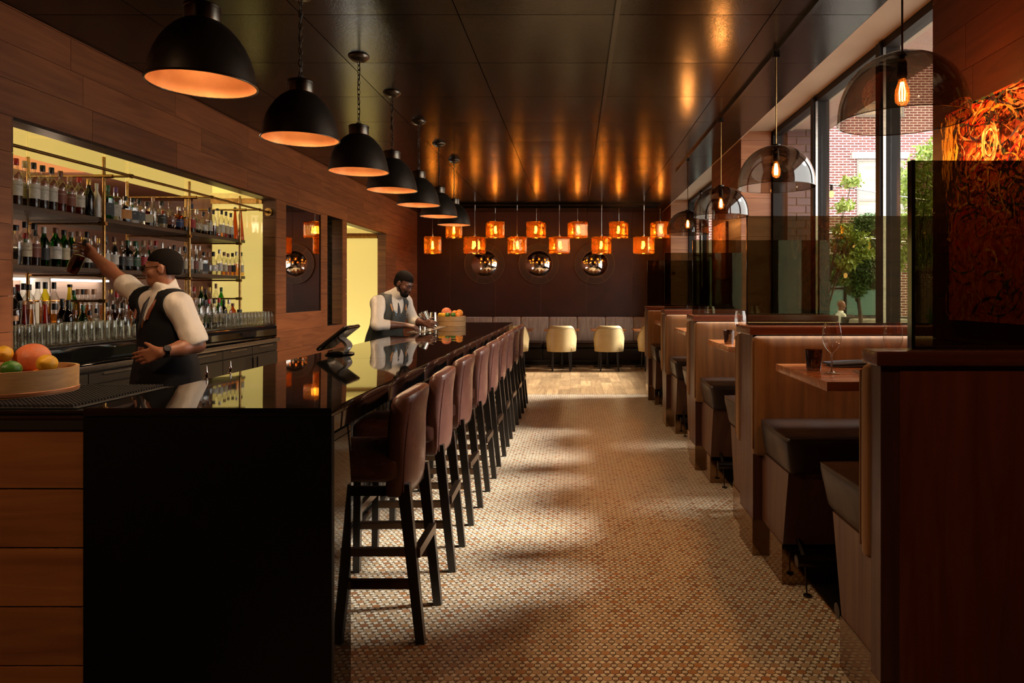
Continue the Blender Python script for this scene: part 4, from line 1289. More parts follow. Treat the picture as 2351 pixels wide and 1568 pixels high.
LABM = {k: PB('paper_' + k, c, tuple(q * .8 for q in c), scale=(40, 40, 40), rough=.6) for k, c in LABC.items()}
INKD = PB('ink_dark', (.02, .017, .015), rough=.6)
INKL = PB('ink_light', (.55, .50, .40), rough=.6)

# profiles: (radius, height) as fractions of body radius / bottle height, lip last
PROF = {
 'whisky': [(0, 0), (.93, .0), (1, .012), (1, .56), (.97, .62), (.82, .69), (.52, .755), (.37, .80), (.35, .90)],
 'slim': [(0, 0), (.95, .0), (1, .01), (1, .52), (.93, .60), (.62, .70), (.42, .76), (.36, .82), (.34, .92)],
 'square': [(0, 0), (.95, .0), (1, .012), (1, .60), (.98, .64), (.80, .675), (.40, .695), (.36, .72), (.36, .84)],
 'round': [(0, 0), (.70, .0), (.82, .02), (.98, .16), (1.0, .30), (.94, .46), (.72, .58), (.42, .65), (.30, .70), (.28, .85)],
 'cone': [(0, 0), (.95, .0), (1, .012), (.92, .12), (.70, .40), (.46, .68), (.34, .82), (.31, .93)],
 'gin': [(0, 0), (.95, .0), (1, .02), (1, .50), (.95, .58), (.70, .64), (.38, .67), (.34, .70), (.34, .86)]}
CAPH = {'whisky': (.86, 1.0), 'slim': (.84, 1.0), 'square': (.80, .97), 'round': (.80, 1.0), 'cone': (.91, .985), 'gin': (.80, .96)}
SQ = {'square': 1.0, 'gin': .0}
_mc = {}
def interp_r(prof, t):
    for (r0, a), (r1, b) in zip(prof[1:-1], prof[2:]):
        if a <= t <= b: return r0 + (r1 - r0) * ((t - a) / (b - a + 1e-9))
    return prof[-1][0]
def bottle_meshes(typ, H, r, glass, fill, liq, cap, lab, lz):
    k = (typ, H, r, glass, fill, liq, cap, lab, lz)
    if k in _mc: return _mc[k]
    pf = PROF[typ]; n = 20; sq = SQ.get(typ, 0)
    body = B().lathe([(q * r, t * H) for q, t in pf], n, sq=sq).lathe([(pf[-1][0] * r * 1.15, (pf[-1][1] - .02) * H), (pf[-1][0] * r * 1.18, pf[-1][1] * H)], n).mesh('glass_body', GLASS[glass], smooth=50)
    lm = None
    if liq:
        ts = [t for t in np.linspace(.015, fill, 9)]
        lp = [(0, .014 * H)] + [(interp_r(pf, t) * r * .93, t * H) for t in ts] + [(0, fill * H)]
        lm = B().lathe(lp, 16, sq=sq).mesh('liquid', LIQ[liq], smooth=50)
    a, b = CAPH[typ]
    rc = pf[-1][0] * r * (1.25 if cap != 'cork' else 1.35)
    cm = B().lathe([(rc * .98, a * H), (rc, a * H + .002), (rc, b * H - .003), (rc * .93, b * H), (0, b * H)], 16, cap0=True).mesh('cap', CAPM[cap], smooth=40)
    pm = None
    if lab:
        z0, z1 = lz
        V = []; F = []
        m = 14
        for i in range(m + 1):
            th = R(-62) + R(124) * i / m
            for z in (z0, z1):
                q = interp_r(pf, z) * r + .0009
                if sq:
                    p = 12; s = 1 / (abs(math.cos(th)) ** p + abs(math.sin(th)) ** p) ** (1 / p); q *= s
                V.append((q * math.cos(th), q * math.sin(th), z * H))
        for i in range(m): F.append((2 * i, 2 * i + 2, 2 * i + 3, 2 * i + 1))
        pm = B().add(V, F).mesh('paper_label', LABM[lab], smooth=60)
    _mc[k] = (body, lm, cm, pm)
    return _mc[k]

_fonts = {}
def text_mesh(txt, size):
    cu = bpy.data.curves.new('t', 'FONT'); cu.body = txt; cu.size = size; cu.align_x = 'CENTER'; cu.align_y = 'CENTER'
    cu.resolution_u = 1
    ob = bpy.data.objects.new('t', cu); col.objects.link(ob)
    dg = bpy.context.evaluated_depsgraph_get()
    me = ob.evaluated_get(dg).to_mesh()
    V = [tuple(v.co) for v in me.vertices]; F = [tuple(p.vertices) for p in me.polygons]
    ob.evaluated_get(dg).to_mesh_clear()
    bpy.data.objects.remove(ob); bpy.data.curves.remove(cu)
    return V, F
def wrap_text(lines, rad, zs, size, mat, parent, width=None):
    b = B()
    for ln, z in zip(lines, zs):
        V, F = text_mesh(ln, size)
        w = max(v[0] for v in V) - min(v[0] for v in V)
        s = min(1.0, (width or 9) / w)
        b.add([((rad + .0016) * math.cos(v[0] * s / rad), (rad + .0016) * math.sin(v[0] * s / rad), z + v[1]) for v in V], F)
    o = inst('lettering', b.mesh('lettering', mat), parent)
    return o

CLR = {'clear': 'clear', 'green': 'green', 'dark': 'dark', 'amber': 'amber', 'yellow': 'yellow', 'blue': 'blue', 'white': 'white', 'black': 'black'}
def bottle(x, y, z, label, typ='whisky', H=.30, r=.038, glass='clear', fill=.5, liq='whisky', cap='black', lab='white', lz=(.2, .5), face=None, text=None, ink=INKD, group=None):
    body, lm, cm, pm = bottle_meshes(typ, H, r, glass, fill, liq, cap, lab, lz)
    t = thing('liquor_bottle', label, 'bottle', (x, y, z), face if face is not None else math.atan2(-y * .55, -x) + rng.uniform(-.15, .15), group)
    inst('glass_body', body, t)
    if lm: inst('liquid', lm, t)
    inst('cap', cm, t)
    if pm:
        p = inst('paper_label', pm, t)
        if text:
            zc = (lz[0] + lz[1]) / 2 * H; hh = (lz[1] - lz[0]) * H
            rad = r * (1.0 if not SQ.get(typ) else 1.0)
            zs = [zc + hh * .22, zc - hh * .05, zc - hh * .25][:len(text)]
            wrap_text(text, rad, zs, .013, ink, p, width=rad * 1.7)
    return t

def ypos(px, L): return 1567 * L / (1322 - px)
shelf_rows = []
# top shelf, front row (picture column, shape, glass, liquid, cap, label, height, radius, text)
TOP = [
 (37, 'whisky', 'clear', 'rum', 'red', 'white', .315, .0375, ['MACALLAN']), (57, 'whisky', 'clear', 'rum', 'cream', 'white', .33, .0375, ['MACALLAN', '25']), (77.5, 'whisky', 'clear', 'rum', 'black', 'white', .315, .0375, ['MACALLAN']),
 (98, 'whisky', 'clear', 'rum', 'black', 'white', .31, .0375, ['MACALLAN']), (118.5, 'whisky', 'clear', 'rum', 'black', 'white', .31, .0375, ['MACALLAN']), (139, 'whisky', 'clear', 'whisky', 'brown', 'brown', .30, .038, ['Glenfiddich']),
 (160, 'whisky', 'clear', 'whisky', 'cork', 'brown', .275, .038, ['Glenfiddich']), (182, 'whisky', 'clear', 'whisky', 'red', 'white', .285, .038, ['Glenfiddich']), (204, 'slim', 'black', None, 'gold', None, .29, .038, None), (222, 'slim', 'white', None, 'white', None, .27, .030, None),
 (248, 'square', 'green', 'rum', 'green', 'black', .285, .034, ['Blue Label']), (266, 'square', 'clear', 'water', 'purple', 'white', .285, .034, ['XR']), (288, 'square', 'clear', 'rum', 'black', 'orange', .225, .038, ["LAW'S"]), (305, 'square', 'clear', 'water', 'black', 'black', .225, .038, ["LAW'S"]),
 (320, 'square', 'clear', 'water', 'black', 'grey', .225, .038, ["LAW'S"]), (338, 'square', 'clear', 'red', 'black', 'cream', .215, .038, None), (352, 'slim', 'clear', 'water', 'cork', None, .27, .030, None), (371, 'gin', 'clear', 'water', 'black', 'black', .255, .046, ['BACK']),
 (391, 'round', 'clear', 'whisky', 'brown', 'brown', .26, .046, ['WHISTLEPIG']), (411, 'gin', 'amber', 'rum', 'silver', 'navy', .235, .042, ['WHISTLEPIG']), (425, 'whisky', 'clear', 'rum', 'cork', 'orange', .235, .034, None), (441, 'slim', 'clear', 'red', 'navy', 'red', .28, .032, None),
 (452, 'round', 'clear', 'rum', 'silver', 'cream', .24, .048, None), (467, 'round', 'clear', 'rum', 'black', 'white', .23, .045, None), (481, 'slim', 'clear', 'rum', 'black', 'white', .285, .032, None), (490, 'slim', 'clear', 'rum', 'black', None, .27, .032, None),
 (499, 'cone', 'clear', 'whisky', 'black', 'cream', .30, .038, None), (509, 'slim', 'clear', 'gold', 'black', 'white', .29, .032, None), (519, 'slim', 'clear', 'whisky', 'black', 'cream', .285, .032, None), (530, 'slim', 'clear', 'rum', 'black', 'white', .28, .032, None), (540, 'cone', 'amber', None, 'black', None, .36, .036, None), (553, 'cone', 'amber', None, 'black', None, .36, .036, None)]
def desc(typ, glass, cap, lab):
    shape = {'whisky': 'whisky bottle', 'slim': 'slender bottle', 'square': 'square bottle', 'round': 'round decanter bottle', 'cone': 'tapering bottle', 'gin': 'squat bottle'}[typ]
    s = '%s %s, %s cap' % (glass, shape, cap)
    if lab: s += ', %s label' % lab
    return s
def put_row(rows, L, z, place, step=.075, clear_posts=False):
    lanes = [[], [], []]
    for k, (px, typ, gl, lq, cp, lb, H, r, tx) in enumerate(rows):
        best = None
        for q in range(3):
            Lq = L + q * step
            y = ypos(px, Lq)
            if clear_posts:
                for yp in (4.16, 5.34, 6.52, 7.50):
                    if abs(y - yp) < r + .012: y = yp + math.copysign(r + .012, y - yp)
            gap = min([math.hypot(y - yy_, (q - qq) * step) - r - rr_ for qq in range(3) for (yy_, rr_) in lanes[qq]] + [1])
            if best is None or gap > best[0] + 1e-6: best = (gap, q, Lq, y)
            if gap > -.0015: break
        gap, q, Lq, y = best
        lanes[q].append((y, r * (1.0 if typ != 'square' else 1.2)))
        lz = {'whisky': (.20, .52), 'slim': (.16, .46), 'square': (.12, .46), 'round': (.16, .42), 'cone': (.12, .36), 'gin': (.14, .44)}[typ]
        bottle(-Lq, y, z, desc(typ, gl, cp, lb) + ', %s from left on %s' % (nth(k + 1), place), typ, H, r, gl, rng.choice([.25, .4, .5, .58]) if typ != 'round' else .4, lq, cp, lb, lz, text=tx,
               ink=INKD if lb in ('white', 'cream', 'orange') else INKL, group='bottles on ' + place)
put_row(TOP, 3.775, SHELF_Z[0] + .0005, 'the top shelf')
# second shelf front row
SEC = [(36, 'whisky', 'clear', 'water', 'black', None, .27, .042, None), (58, 'whisky', 'clear', 'rum', 'black', 'cream', .30, .038, ['THE', 'GLENLIVET']), (79, 'whisky', 'clear', 'whisky', 'black', 'brown', .295, .038, ['GLENLIVET']), (101, 'slim', 'green', 'rum', 'white', 'black', .28, .036, None),
 (128, 'whisky', 'green', 'rum', 'brown', 'white', .285, .038, ['TALISKER']), (147, 'whisky', 'green', 'rum', 'black', 'cream', .275, .038, ['CAOL ILA']), (163, 'whisky', 'green', 'rum', 'white', 'white', .275, .038, ['LAGAVULIN']), (181, 'whisky', 'clear', 'rum', 'cork', 'cream', .28, .038, None),
 (200, 'slim', 'clear', 'rum', 'black', 'white', .285, .036, None), (216, 'square', 'clear', 'water', 'silver', 'black', .27, .034, None), (243, 'slim', 'clear', 'water', 'black', 'white', .28, .032, None), (262, 'slim', 'clear', 'water', 'brown', 'white', .27, .034, None), (279, 'slim', 'clear', 'rum', 'cork', 'black', .245, .034, None),
 (293, 'gin', 'dark', 'rum', 'green', 'grey', .265, .042, ["MICHTER'S"]), (311, 'gin', 'clear', 'whisky', 'green', 'green', .265, .042, ["MICHTER'S"]), (330, 'slim', 'clear', 'rum', 'cork', 'red', .27, .034, None), (345, 'slim', 'clear', 'water', 'cork', None, .28, .034, None), (358, 'slim', 'clear', 'red', 'red', 'white', .28, .034, None),
 (372, 'round', 'clear', 'water', 'silver', None, .27, .042, None), (388, 'square', 'clear', 'water', 'silver', 'white', .25, .034, None), (400, 'slim', 'clear', 'water', 'black', 'red', .26, .032, None), (412, 'square', 'clear', 'water', 'silver', 'grey', .255, .032, None), (424, 'slim', 'clear', 'water', 'black', 'cream', .26, .032, None),
 (437, 'slim', 'clear', 'water', 'silver', 'white', .29, .030, None), (448, 'slim', 'clear', 'water', 'silver', 'brown', .285, .030, None), (458, 'slim', 'clear', 'water', 'silver', 'white', .285, .030, None), (468, 'square', 'clear', 'water', 'black', 'black', .235, .034, None), (479, 'round', 'clear', 'water', 'cork', None, .23, .040, None),
 (490, 'round', 'clear', 'water', 'black', 'white', .24, .046, None), (504, 'slim', 'clear', 'water', 'silver', 'white', .27, .032, None), (515, 'slim', 'clear', 'gold', 'cork', 'cream', .25, .034, None), (524, 'slim', 'clear', 'gold', 'cork', 'brown', .24, .032, None), (534, 'slim', 'clear', 'gold', 'black', 'black', .25, .034, None), (543, 'slim', 'clear', 'gold', 'silver', None, .27, .030, None), (554, 'slim', 'clear', 'gold', 'black', 'white', .27, .030, ['23'])]
put_row(SEC, 3.785, SHELF_Z[1] + .0005, 'the middle shelf')
# back rows half hidden behind
rb = random.Random(5)
def back_row(n, y0, y1, L, z, place, hs):
    for k in range(n):
        y = y0 + (y1 - y0) * (k + .5) / n + rb.uniform(-.015, .015)
        typ = rb.choice(['whisky', 'slim', 'slim', 'gin', 'round'])
        gl = rb.choice(['clear', 'clear', 'clear', 'green', 'dark', 'clear', 'amber'])
        cp = rb.choice(['black', 'black', 'cork', 'silver', 'gold', 'red', 'green', 'brown'])
        lb = rb.choice(['white', 'cream', 'black', None])
        lq = rb.choice(['whisky', 'rum', 'water', 'gold', 'water'])
        H = rb.choice(hs)
        bottle(-L, y, z, desc(typ, gl, cp, lb) + ', %s from left, %s' % (nth(k + 1), place), typ, H, .038 if typ != 'slim' else .033, gl, rb.choice([.3, .5]), lq, cp, lb, (.2, .46), group='bottles in ' + place)
back_row(26, 4.45, 7.45, 4.12, SHELF_Z[0] + .0005, 'back row of top shelf', [.235, .22])
back_row(30, 4.45, 7.45, 4.12, SHELF_Z[1] + .0005, 'back row of middle shelf', [.27, .29, .285])
# lowest level: tapering bottles with round stoppers in front, tall bottles on the step behind
LOW = [(33, 'gin', 'clear', 'whisky', 'cork', 'black', .21, .05, None), (56, 'cone', 'amber', 'rum', 'cork', None, .30, .036, None), (75, 'cone', 'clear', 'gold', 'cork', None, .30, .036, None), (104, 'cone', 'amber', 'rum', 'cork', None, .30, .036, None), (126, 'gin', 'clear', 'water', 'black', 'black', .29, .046, ['MOUNT GAY']), (143, 'slim', 'dark', 'rum', 'black', None, .31, .034, None),
 (157, 'slim', 'dark', 'rum', 'black', 'cream', .30, .036, None), (172, 'gin', 'clear', 'rum', 'brown', None, .235, .042, None), (191, 'slim', 'green', 'water', 'green', 'white', .26, .034, None), (206, 'square', 'clear', 'rum', 'black', None, .225, .034, None), (222, 'slim', 'clear', 'rum', 'black', None, .23, .034, None), (246, 'gin', 'clear', 'water', 'black', None, .30, .042, None),
 (262, 'gin', 'clear', 'water', 'black', None, .27, .048, None), (282, 'slim', 'clear', 'water', 'black', None, .27, .036, None), (298, 'slim', 'clear', 'red', 'red', None, .26, .036, None), (312, 'slim', 'clear', 'red', 'red', None, .26, .034, None), (458, 'slim', 'clear', 'water', 'silver', 'white', .30, .036, None), (470, 'slim', 'dark', 'rum', 'black', 'green', .28, .036, None),
 (480, 'slim', 'green', 'rum', 'red', None, .29, .036, None), (492, 'slim', 'clear', 'water', 'black', 'white', .29, .036, None), (503, 'slim', 'green', 'rum', 'red', 'cream', .30, .036, None), (514, 'slim', 'dark', 'rum', 'black', 'grey', .28, .036, None), (526, 'slim', 'clear', 'water', 'silver', 'white', .28, .036, None), (537, 'whisky', 'amber', 'rum', 'brown', 'cream', .24, .036, None)]
put_row(LOW, 3.745, 1.0950, 'the lowest level', .065, True)
LOWB = [(30, 'round', 'clear', 'water', 'black', None, .28, .06, None), (41, 'slim', 'dark', 'rum', 'red', None, .30, .036, None), (54, 'slim', 'clear', 'gold', 'black', None, .31, .036, None), (66, 'whisky', 'clear', 'gold', 'black', None, .30, .04, None), (87, 'slim', 'clear', 'water', 'black', None, .32, .036, None), (104, 'slim', 'yellow', 'gold', 'black', None, .32, .036, None), (124, 'slim', 'clear', 'gold', 'black', None, .32, .036, None),
 (150, 'cone', 'yellow', None, 'black', None, .31, .044, None), (170, 'slim', 'green', None, 'green', None, .26, .036, None), (180, 'gin', 'clear', 'gold', 'cork', None, .28, .038, None), (190, 'gin', 'clear', 'water', 'black', None, .28, .036, None), (200, 'gin', 'clear', 'gold', 'cork', None, .28, .038, None), (216, 'gin', 'clear', 'water', 'cork', None, .28, .038, None), (240, 'gin', 'clear', 'gold', 'cork', None, .27, .038, None), (254, 'whisky', 'clear', 'gold', 'gold', None, .27, .04, None),
 (268, 'round', 'clear', 'red', 'red', None, .25, .05, None), (286, 'gin', 'clear', 'water', 'silver', None, .25, .04, None), (300, 'gin', 'clear', 'gold', 'cork', None, .25, .04, None), (436, 'slim', 'clear', 'water', 'silver', None, .30, .034, None), (446, 'slim', 'clear', 'red', 'red', None, .30, .034, None), (462, 'slim', 'green', None, 'gold', None, .31, .036, None), (472, 'slim', 'dark', 'rum', 'black', None, .28, .036, None), (484, 'slim', 'clear', 'gold', 'gold', None, .30, .034, None), (496, 'slim', 'clear', 'water', 'cork', None, .34, .03, None),
 (508, 'slim', 'green', None, 'green', None, .30, .034, None), (520, 'slim', 'clear', 'water', 'black', None, .27, .034, None), (530, 'slim', 'clear', 'water', 'silver', None, .29, .034, None), (545, 'slim', 'clear', 'water', 'silver', None, .30, .03, None)]
put_row(LOWB, 4.0, 1.2105, 'the back step', .08, True)
tag(B().rbox(-4.25, -4.22, 6.95, 7.3, 1.21, 1.42, r=.01, n=4).build('menu_folder', PB('royal_blue', (.015, .02, .20), rough=.5), smooth=True), 'royal blue folder behind the lowest bottles near the yellow panel', 'folder')
pm_ = thing('pepper_mill', 'dark speckled cylinder standing before the yellow panel', 'mill', (-3.665, 7.44, 1.0948))
B().lathe([(0, 0), (.026, .0), (.028, .01), (.022, .09), (.026, .16), (.024, .172), (0, .175)], 18).build('body', PB('speckled_black', (.06, .055, .05), (.01, .01, .01), scale=(150, 150, 150), rough=.4), pm_, smooth=40, local=True)

# ---------------------------------------------------------------- rows of glasses on the ledge
BGLASS = GL('bar_glass', (.98, .975, .95), (.80, .77, .70), ior=1.5, fac_add=.04)
HIGH = B().lathe([(0, .004), (.026, .002), (.031, .008), (.033, .05), (.034, .145), (.0325, .146), (.030, .016), (0, .014)], 18).mesh('highball_glass', BGLASS, smooth=45)
ROCK = B().lathe([(0, .004), (.030, .002), (.035, .010), (.0375, .095), (.036, .096), (.032, .020), (0, .018)], 18).mesh('rocks_glass', BGLASS, smooth=45)
zl = 1.0947
i = 0
y = 4.16
while y < 5.75:
    for q, x in enumerate((-3.412, -3.488, -3.562, -3.635)):
        tag(inst('highball_glass' if y < 5.25 else 'rocks_glass', HIGH if y < 5.25 else ROCK, None, (x, y + .036 * (q % 2) + rng.uniform(-.003, .003), zl), rng.uniform(0, 3)),
            '%s glass left of the bartender, %s row, %s from left' % ('tall highball' if y < 5.25 else 'short rocks', ['front', 'second', 'third', 'rearmost'][q], nth(i + 1)), 'glass', 'highball glasses left of the bartender' if y < 5.25 else 'rocks glasses left of the bartender')
    y += .078; i += 1
y = 6.72
i = 0
while y < 7.66:
    for q, x in enumerate((-3.425, -3.50, -3.575)):
        tag(inst('highball_glass', HIGH, None, (x, y + .036 * (q % 2), zl), rng.uniform(0, 3)), 'tall highball glass beside the oak jamb, %s row, %s from left' % (['front', 'second', 'rearmost'][q], nth(i + 1)), 'glass', 'highball glasses beside the oak jamb')
    y += .078; i += 1
for q in range(10):
    x, y = -3.44 - .11 * (q % 2), 6.12 + .11 * (q // 2)
    wine_glass(x, y, zl, 'stemmed wine glass on the back bar, %s row, %s from left' % (['front', 'rear'][q % 2], nth(q // 2 + 1)), 'wine glasses on the back bar')

# ================================================================ people (continuous surfaces grown from blended volumes)
def surface(prims, res, clips=None, pad=.04):
    """prims: (sign, kind, data, k). Smooth blend of capsules/ellipsoids, polygonised by surface nets."""
    los = []; his = []
    for (sg, kind, dt, k) in prims:
        if sg < 0: continue
        if kind == 'c':
            p, q, r0, r1 = dt; r = max(r0, r1)
            los.append([min(a, b) - r for a, b in zip(p, q)]); his.append([max(a, b) + r for a, b in zip(p, q)])
        else:
            c, rr, _ = dt; r = max(rr)
            los.append([a - r for a in c]); his.append([a + r for a in c])
    lo = np.min(los, 0) - pad; hi = np.max(his, 0) + pad
    N = np.ceil((hi - lo) / res).astype(int) + 1
    Fd = np.full(N, .25, np.float32)
    ax = [lo[i] + res * np.arange(N[i]) for i in range(3)]
    for (sg, kind, dt, k) in prims:
        if kind == 'c':
            p, q, r0, r1 = [np.array(a, float) if not np.isscalar(a) else a for a in dt]
            r = max(r0, r1); a = np.minimum(p, q) - r - .05; b = np.maximum(p, q) + r + .05
        else:
            c, rr, Mx = dt; c = np.array(c, float); r = max(rr); a = c - r - .05; b = c + r + .05
        i0 = np.clip(np.floor((a - lo) / res).astype(int), 0, N - 1); i1 = np.clip(np.ceil((b - lo) / res).astype(int) + 1, 1, N)
        X, Y, Z = np.meshgrid(ax[0][i0[0]:i1[0]], ax[1][i0[1]:i1[1]], ax[2][i0[2]:i1[2]], indexing='ij', copy=False)
        if X.size == 0: continue
        if kind == 'c':
            d = q - p; L2 = max(float(d @ d), 1e-9)
            t = np.clip(((X - p[0]) * d[0] + (Y - p[1]) * d[1] + (Z - p[2]) * d[2]) / L2, 0, 1)
            s = np.sqrt((X - p[0] - t * d[0]) ** 2 + (Y - p[1] - t * d[1]) ** 2 + (Z - p[2] - t * d[2]) ** 2) - (r0 + (r1 - r0) * t)
        else:
            P = [X - c[0], Y - c[1], Z - c[2]]
            if Mx is not None:
                P = [Mx[j][0] * P[0] + Mx[j][1] * P[1] + Mx[j][2] * P[2] for j in range(3)]
            k0 = np.sqrt(sum((P[j] / rr[j]) ** 2 for j in range(3))); k1 = np.sqrt(sum((P[j] / rr[j] ** 2) ** 2 for j in range(3)))
            s = k0 * (k0 - 1) / np.maximum(k1, 1e-6)
        s = s.astype(np.float32)
        sl = tuple(slice(i0[j], i1[j]) for j in range(3))
        A = Fd[sl]
        if sg > 0:
            h = np.maximum(k - np.abs(A - s), 0) / k
            Fd[sl] = np.minimum(A, s) - h * h * k / 4
        else:
            s = -s
            h = np.maximum(k - np.abs(A - s), 0) / k
            Fd[sl] = np.maximum(A, s) + h * h * k / 4
    if clips:
        X, Y, Z = np.meshgrid(*ax, indexing='ij', copy=False)
        for cfn in clips: Fd = np.maximum(Fd, cfn(X, Y, Z).astype(np.float32))
    S = Fd < 0
    cnt = np.zeros(N - 1, np.int8)
    for i in (0, 1):
        for j in (0, 1):
            for l in (0, 1):
                cnt += S[i:N[0] - 1 + i, j:N[1] - 1 + j, l:N[2] - 1 + l]
    act = np.argwhere((cnt > 0) & (cnt < 8))
    idx = -np.ones(N - 1, np.int64); idx[tuple(act.T)] = np.arange(len(act))
    acc = np.zeros((len(act), 3)); num = np.zeros(len(act))
    E = [((0, 0, 0), (1, 0, 0)), ((0, 1, 0), (1, 1, 0)), ((0, 0, 1), (1, 0, 1)), ((0, 1, 1), (1, 1, 1)), ((0, 0, 0), (0, 1, 0)), ((1, 0, 0), (1, 1, 0)), ((0, 0, 1), (0, 1, 1)), ((1, 0, 1), (1, 1, 1)),
         ((0, 0, 0), (0, 0, 1)), ((1, 0, 0), (1, 0, 1)), ((0, 1, 0), (0, 1, 1)), ((1, 1, 0), (1, 1, 1))]
    for a, b in E:
        fa = Fd[tuple((act + a).T)]; fb = Fd[tuple((act + b).T)]
        m = (fa < 0) != (fb < 0)
        t = np.where(m, fa / np.where(m, fa - fb, 1), 0)
        pt_ = np.array(a) + t[:, None] * (np.array(b) - np.array(a))
        acc[m] += pt_[m]; num[m] += 1
    V = lo + res * (act + acc / num[:, None])
    F = []
    for axis in range(3):
        u, v = [(1, 2), (2, 0), (0, 1)][axis]
        A0 = [slice(None)] * 3; A1 = [slice(None)] * 3
        A0[axis] = slice(0, N[axis] - 1); A1[axis] = slice(1, N[axis])
        ch = S[tuple(A0)] != S[tuple(A1)]
        e = np.argwhere(ch)
        e = e[(e[:, u] > 0) & (e[:, v] > 0) & (e[:, u] < N[u] - 1) & (e[:, v] < N[v] - 1)]
        if len(e) == 0: continue
        sgn = S[tuple(e.T)]
        du = np.zeros(3, int); du[u] = 1; dv = np.zeros(3, int); dv[v] = 1
        q = np.stack([idx[tuple((e - du - dv).T)], idx[tuple((e - dv).T)], idx[tuple(e.T)], idx[tuple((e - du).T)]], 1)
        q[~sgn] = q[~sgn][:, ::-1]
        F.append(q[(q >= 0).all(1)])
    return V, np.concatenate(F)

def grow(name, prims, res, mat, parent=None, clips=None, origin=(0, 0, 0)):
    V, F = surface(prims, res, clips)
    me = bpy.data.meshes.new(name)
    org = np.array(world_loc(parent) if parent is not None else origin)
    me.from_pydata((V - org).tolist(), [], F.tolist())
    me.materials.append(mat); me.shade_smooth()
    o = bpy.data.objects.new(name, me); col.objects.link(o)
    if parent is not None: o.parent = parent
    else: o.location = origin
    md = o.modifiers.new('smooth', 'SMOOTH'); md.factor = .5; md.iterations = 2
    return o

def vv(*a): return np.array(a, float)
def nrm(a): return a / np.linalg.norm(a)
def frame(f, up=vv(0, 0, 1)):
    """rows: left, forward, up, to bring world offsets into body axes"""
    f = nrm(f); l = nrm(np.cross(up, f)); u = np.cross(f, l)
    return [l, f, u]
def C(p, q, r0, r1, k=.03): return (1, 'c', (p, q, r0, r1), k)
def E_(c, r, M=None, k=.03): return (1, 'e', (c, r, M), k)
def S_(c, r, M=None, k=.01): return (-1, 'e', (c, r, M), k)

def head_prims(c, f, up, s=1.0, k=.018):
    """c = centre of the skull"""
    M = frame(f, up); l, f, u = M
    at = lambda a, b, d: c + s * (l * a + f * b + u * d)
    sc_ = lambda *r: tuple(s * q for q in r)
    P = [E_(at(0, -.012, .025), sc_(.075, .094, .088), M, k), E_(at(0, .022, -.025), sc_(.062, .070, .085), M, k), E_(at(0, .045, -.083), sc_(.040, .042, .030), M, .022),
         E_(at(0, .074, .018), sc_(.055, .016, .014), M, .012), C(at(0, .080, .010), at(0, .100, -.028), .008 * s, .0125 * s, .012), E_(at(.011, .090, -.033), sc_(.008, .010, .007), M, .006), E_(at(-.011, .090, -.033), sc_(.008, .010, .007), M, .006),
         C(at(-.019, .081, -.060), at(.019, .081, -.060), .006 * s, .006 * s, .008), C(at(-.016, .080, -.069), at(.016, .080, -.069), .0065 * s, .0065 * s, .008),
         E_(at(.044, .056, -.025), sc_(.022, .022, .020), M, .02), E_(at(-.044, .056, -.025), sc_(.022, .022, .020), M, .02),
         S_(at(.031, .089, .000), sc_(.014, .010, .009), M), S_(at(-.031, .089, .000), sc_(.014, .010, .009), M),
         E_(at(.031, .078, .000), sc_(.012, .011, .011), M, .004), E_(at(-.031, .078, .000), sc_(.012, .011, .011), M, .004)]
    for q in (-1, 1):
        P += [E_(at(q * .079, -.006, -.008), sc_(.009, .020, .033), M, .008), S_(at(q * .089, -.001, -.006), sc_(.006, .011, .020), M, .006)]
    return P, at, M

def hand_prims(w, d, n, side, curl=(.5, .55, .6, .65), size=1.0, thumb=(.62, .70, .25), spread=.021):
    d = nrm(d); n = nrm(n - d * np.dot(d, n)); s = np.cross(d, n)
    P = []
    for i in range(4):
        # index is on the thumb side
        off = side * (1.5 - i) * spread
        kn = w + size * (d * (.088 - .006 * abs(i - 1)) + s * off)
        P.append(C(w + size * (d * .012 + s * off * .55), kn, .016 * size, .0115 * size, .012))
        a = 0.0; p = kn; fl = [.95, 1.06, 1.0, .80][i]
        for L, r0, r1, cc in ((.042, .0102, .0092, curl[i]), (.027, .0092, .0084, curl[i] * 1.15), (.021, .0084, .0070, curl[i] * .7)):
            a += cc
            q = p + size * fl * L * (d * math.cos(a) + n * math.sin(a))
            P.append(C(p, q, r0 * size, r1 * size, .0035)); p = q
    b = w + size * (d * .028 + s * side * .026)
    t1 = nrm(d * thumb[0] + s * side * thumb[1] + n * thumb[2])
    m = b + t1 * .042 * size
    t2 = nrm(t1 + d * .35 + n * .25)
    P += [C(w + size * d * .012, b, .016 * size, .0145 * size, .012), C(b, m, .0140 * size, .0112 * size, .008), C(m, m + t2 * .030 * size, .0108 * size, .0086 * size, .005)]
    return P

SKIN_A = PB('skin_warm', (.25, .10, .053), (.21, .082, .043), scale=(20, 20, 20), rough=.45)
SKIN_C = PB('skin_deep', (.095, .038, .022), (.078, .030, .018), scale=(20, 20, 20), rough=.4)
HAIR = PB('black_hair', (.004, .003, .0026), (.007, .005, .004), scale=(120, 120, 120), rough=.85, spec=.08)
SHIRT = PB('white_shirt', (.66, .62, .56), (.60, .56, .50), scale=(9, 9, 9), rough=.75, bump=.8, bscale=(16, 16, 9))
VEST_A = PB('black_denim_apron', (.0055, .006, .008), (.009, .0095, .011), scale=(200, 200, 200), rough=.85, spec=.15)
VEST_C = PB('charcoal_green_apron', (.030, .036, .034), (.022, .027, .026), scale=(150, 150, 150), rough=.7)
TROUS = PB('black_trousers', (.012, .012, .013), rough=.8)
TIE = PB('dark_tie', (.008, .009, .014), rough=.5)
STRAP = PB('brown_strap', (.14, .035, .014), rough=.45)

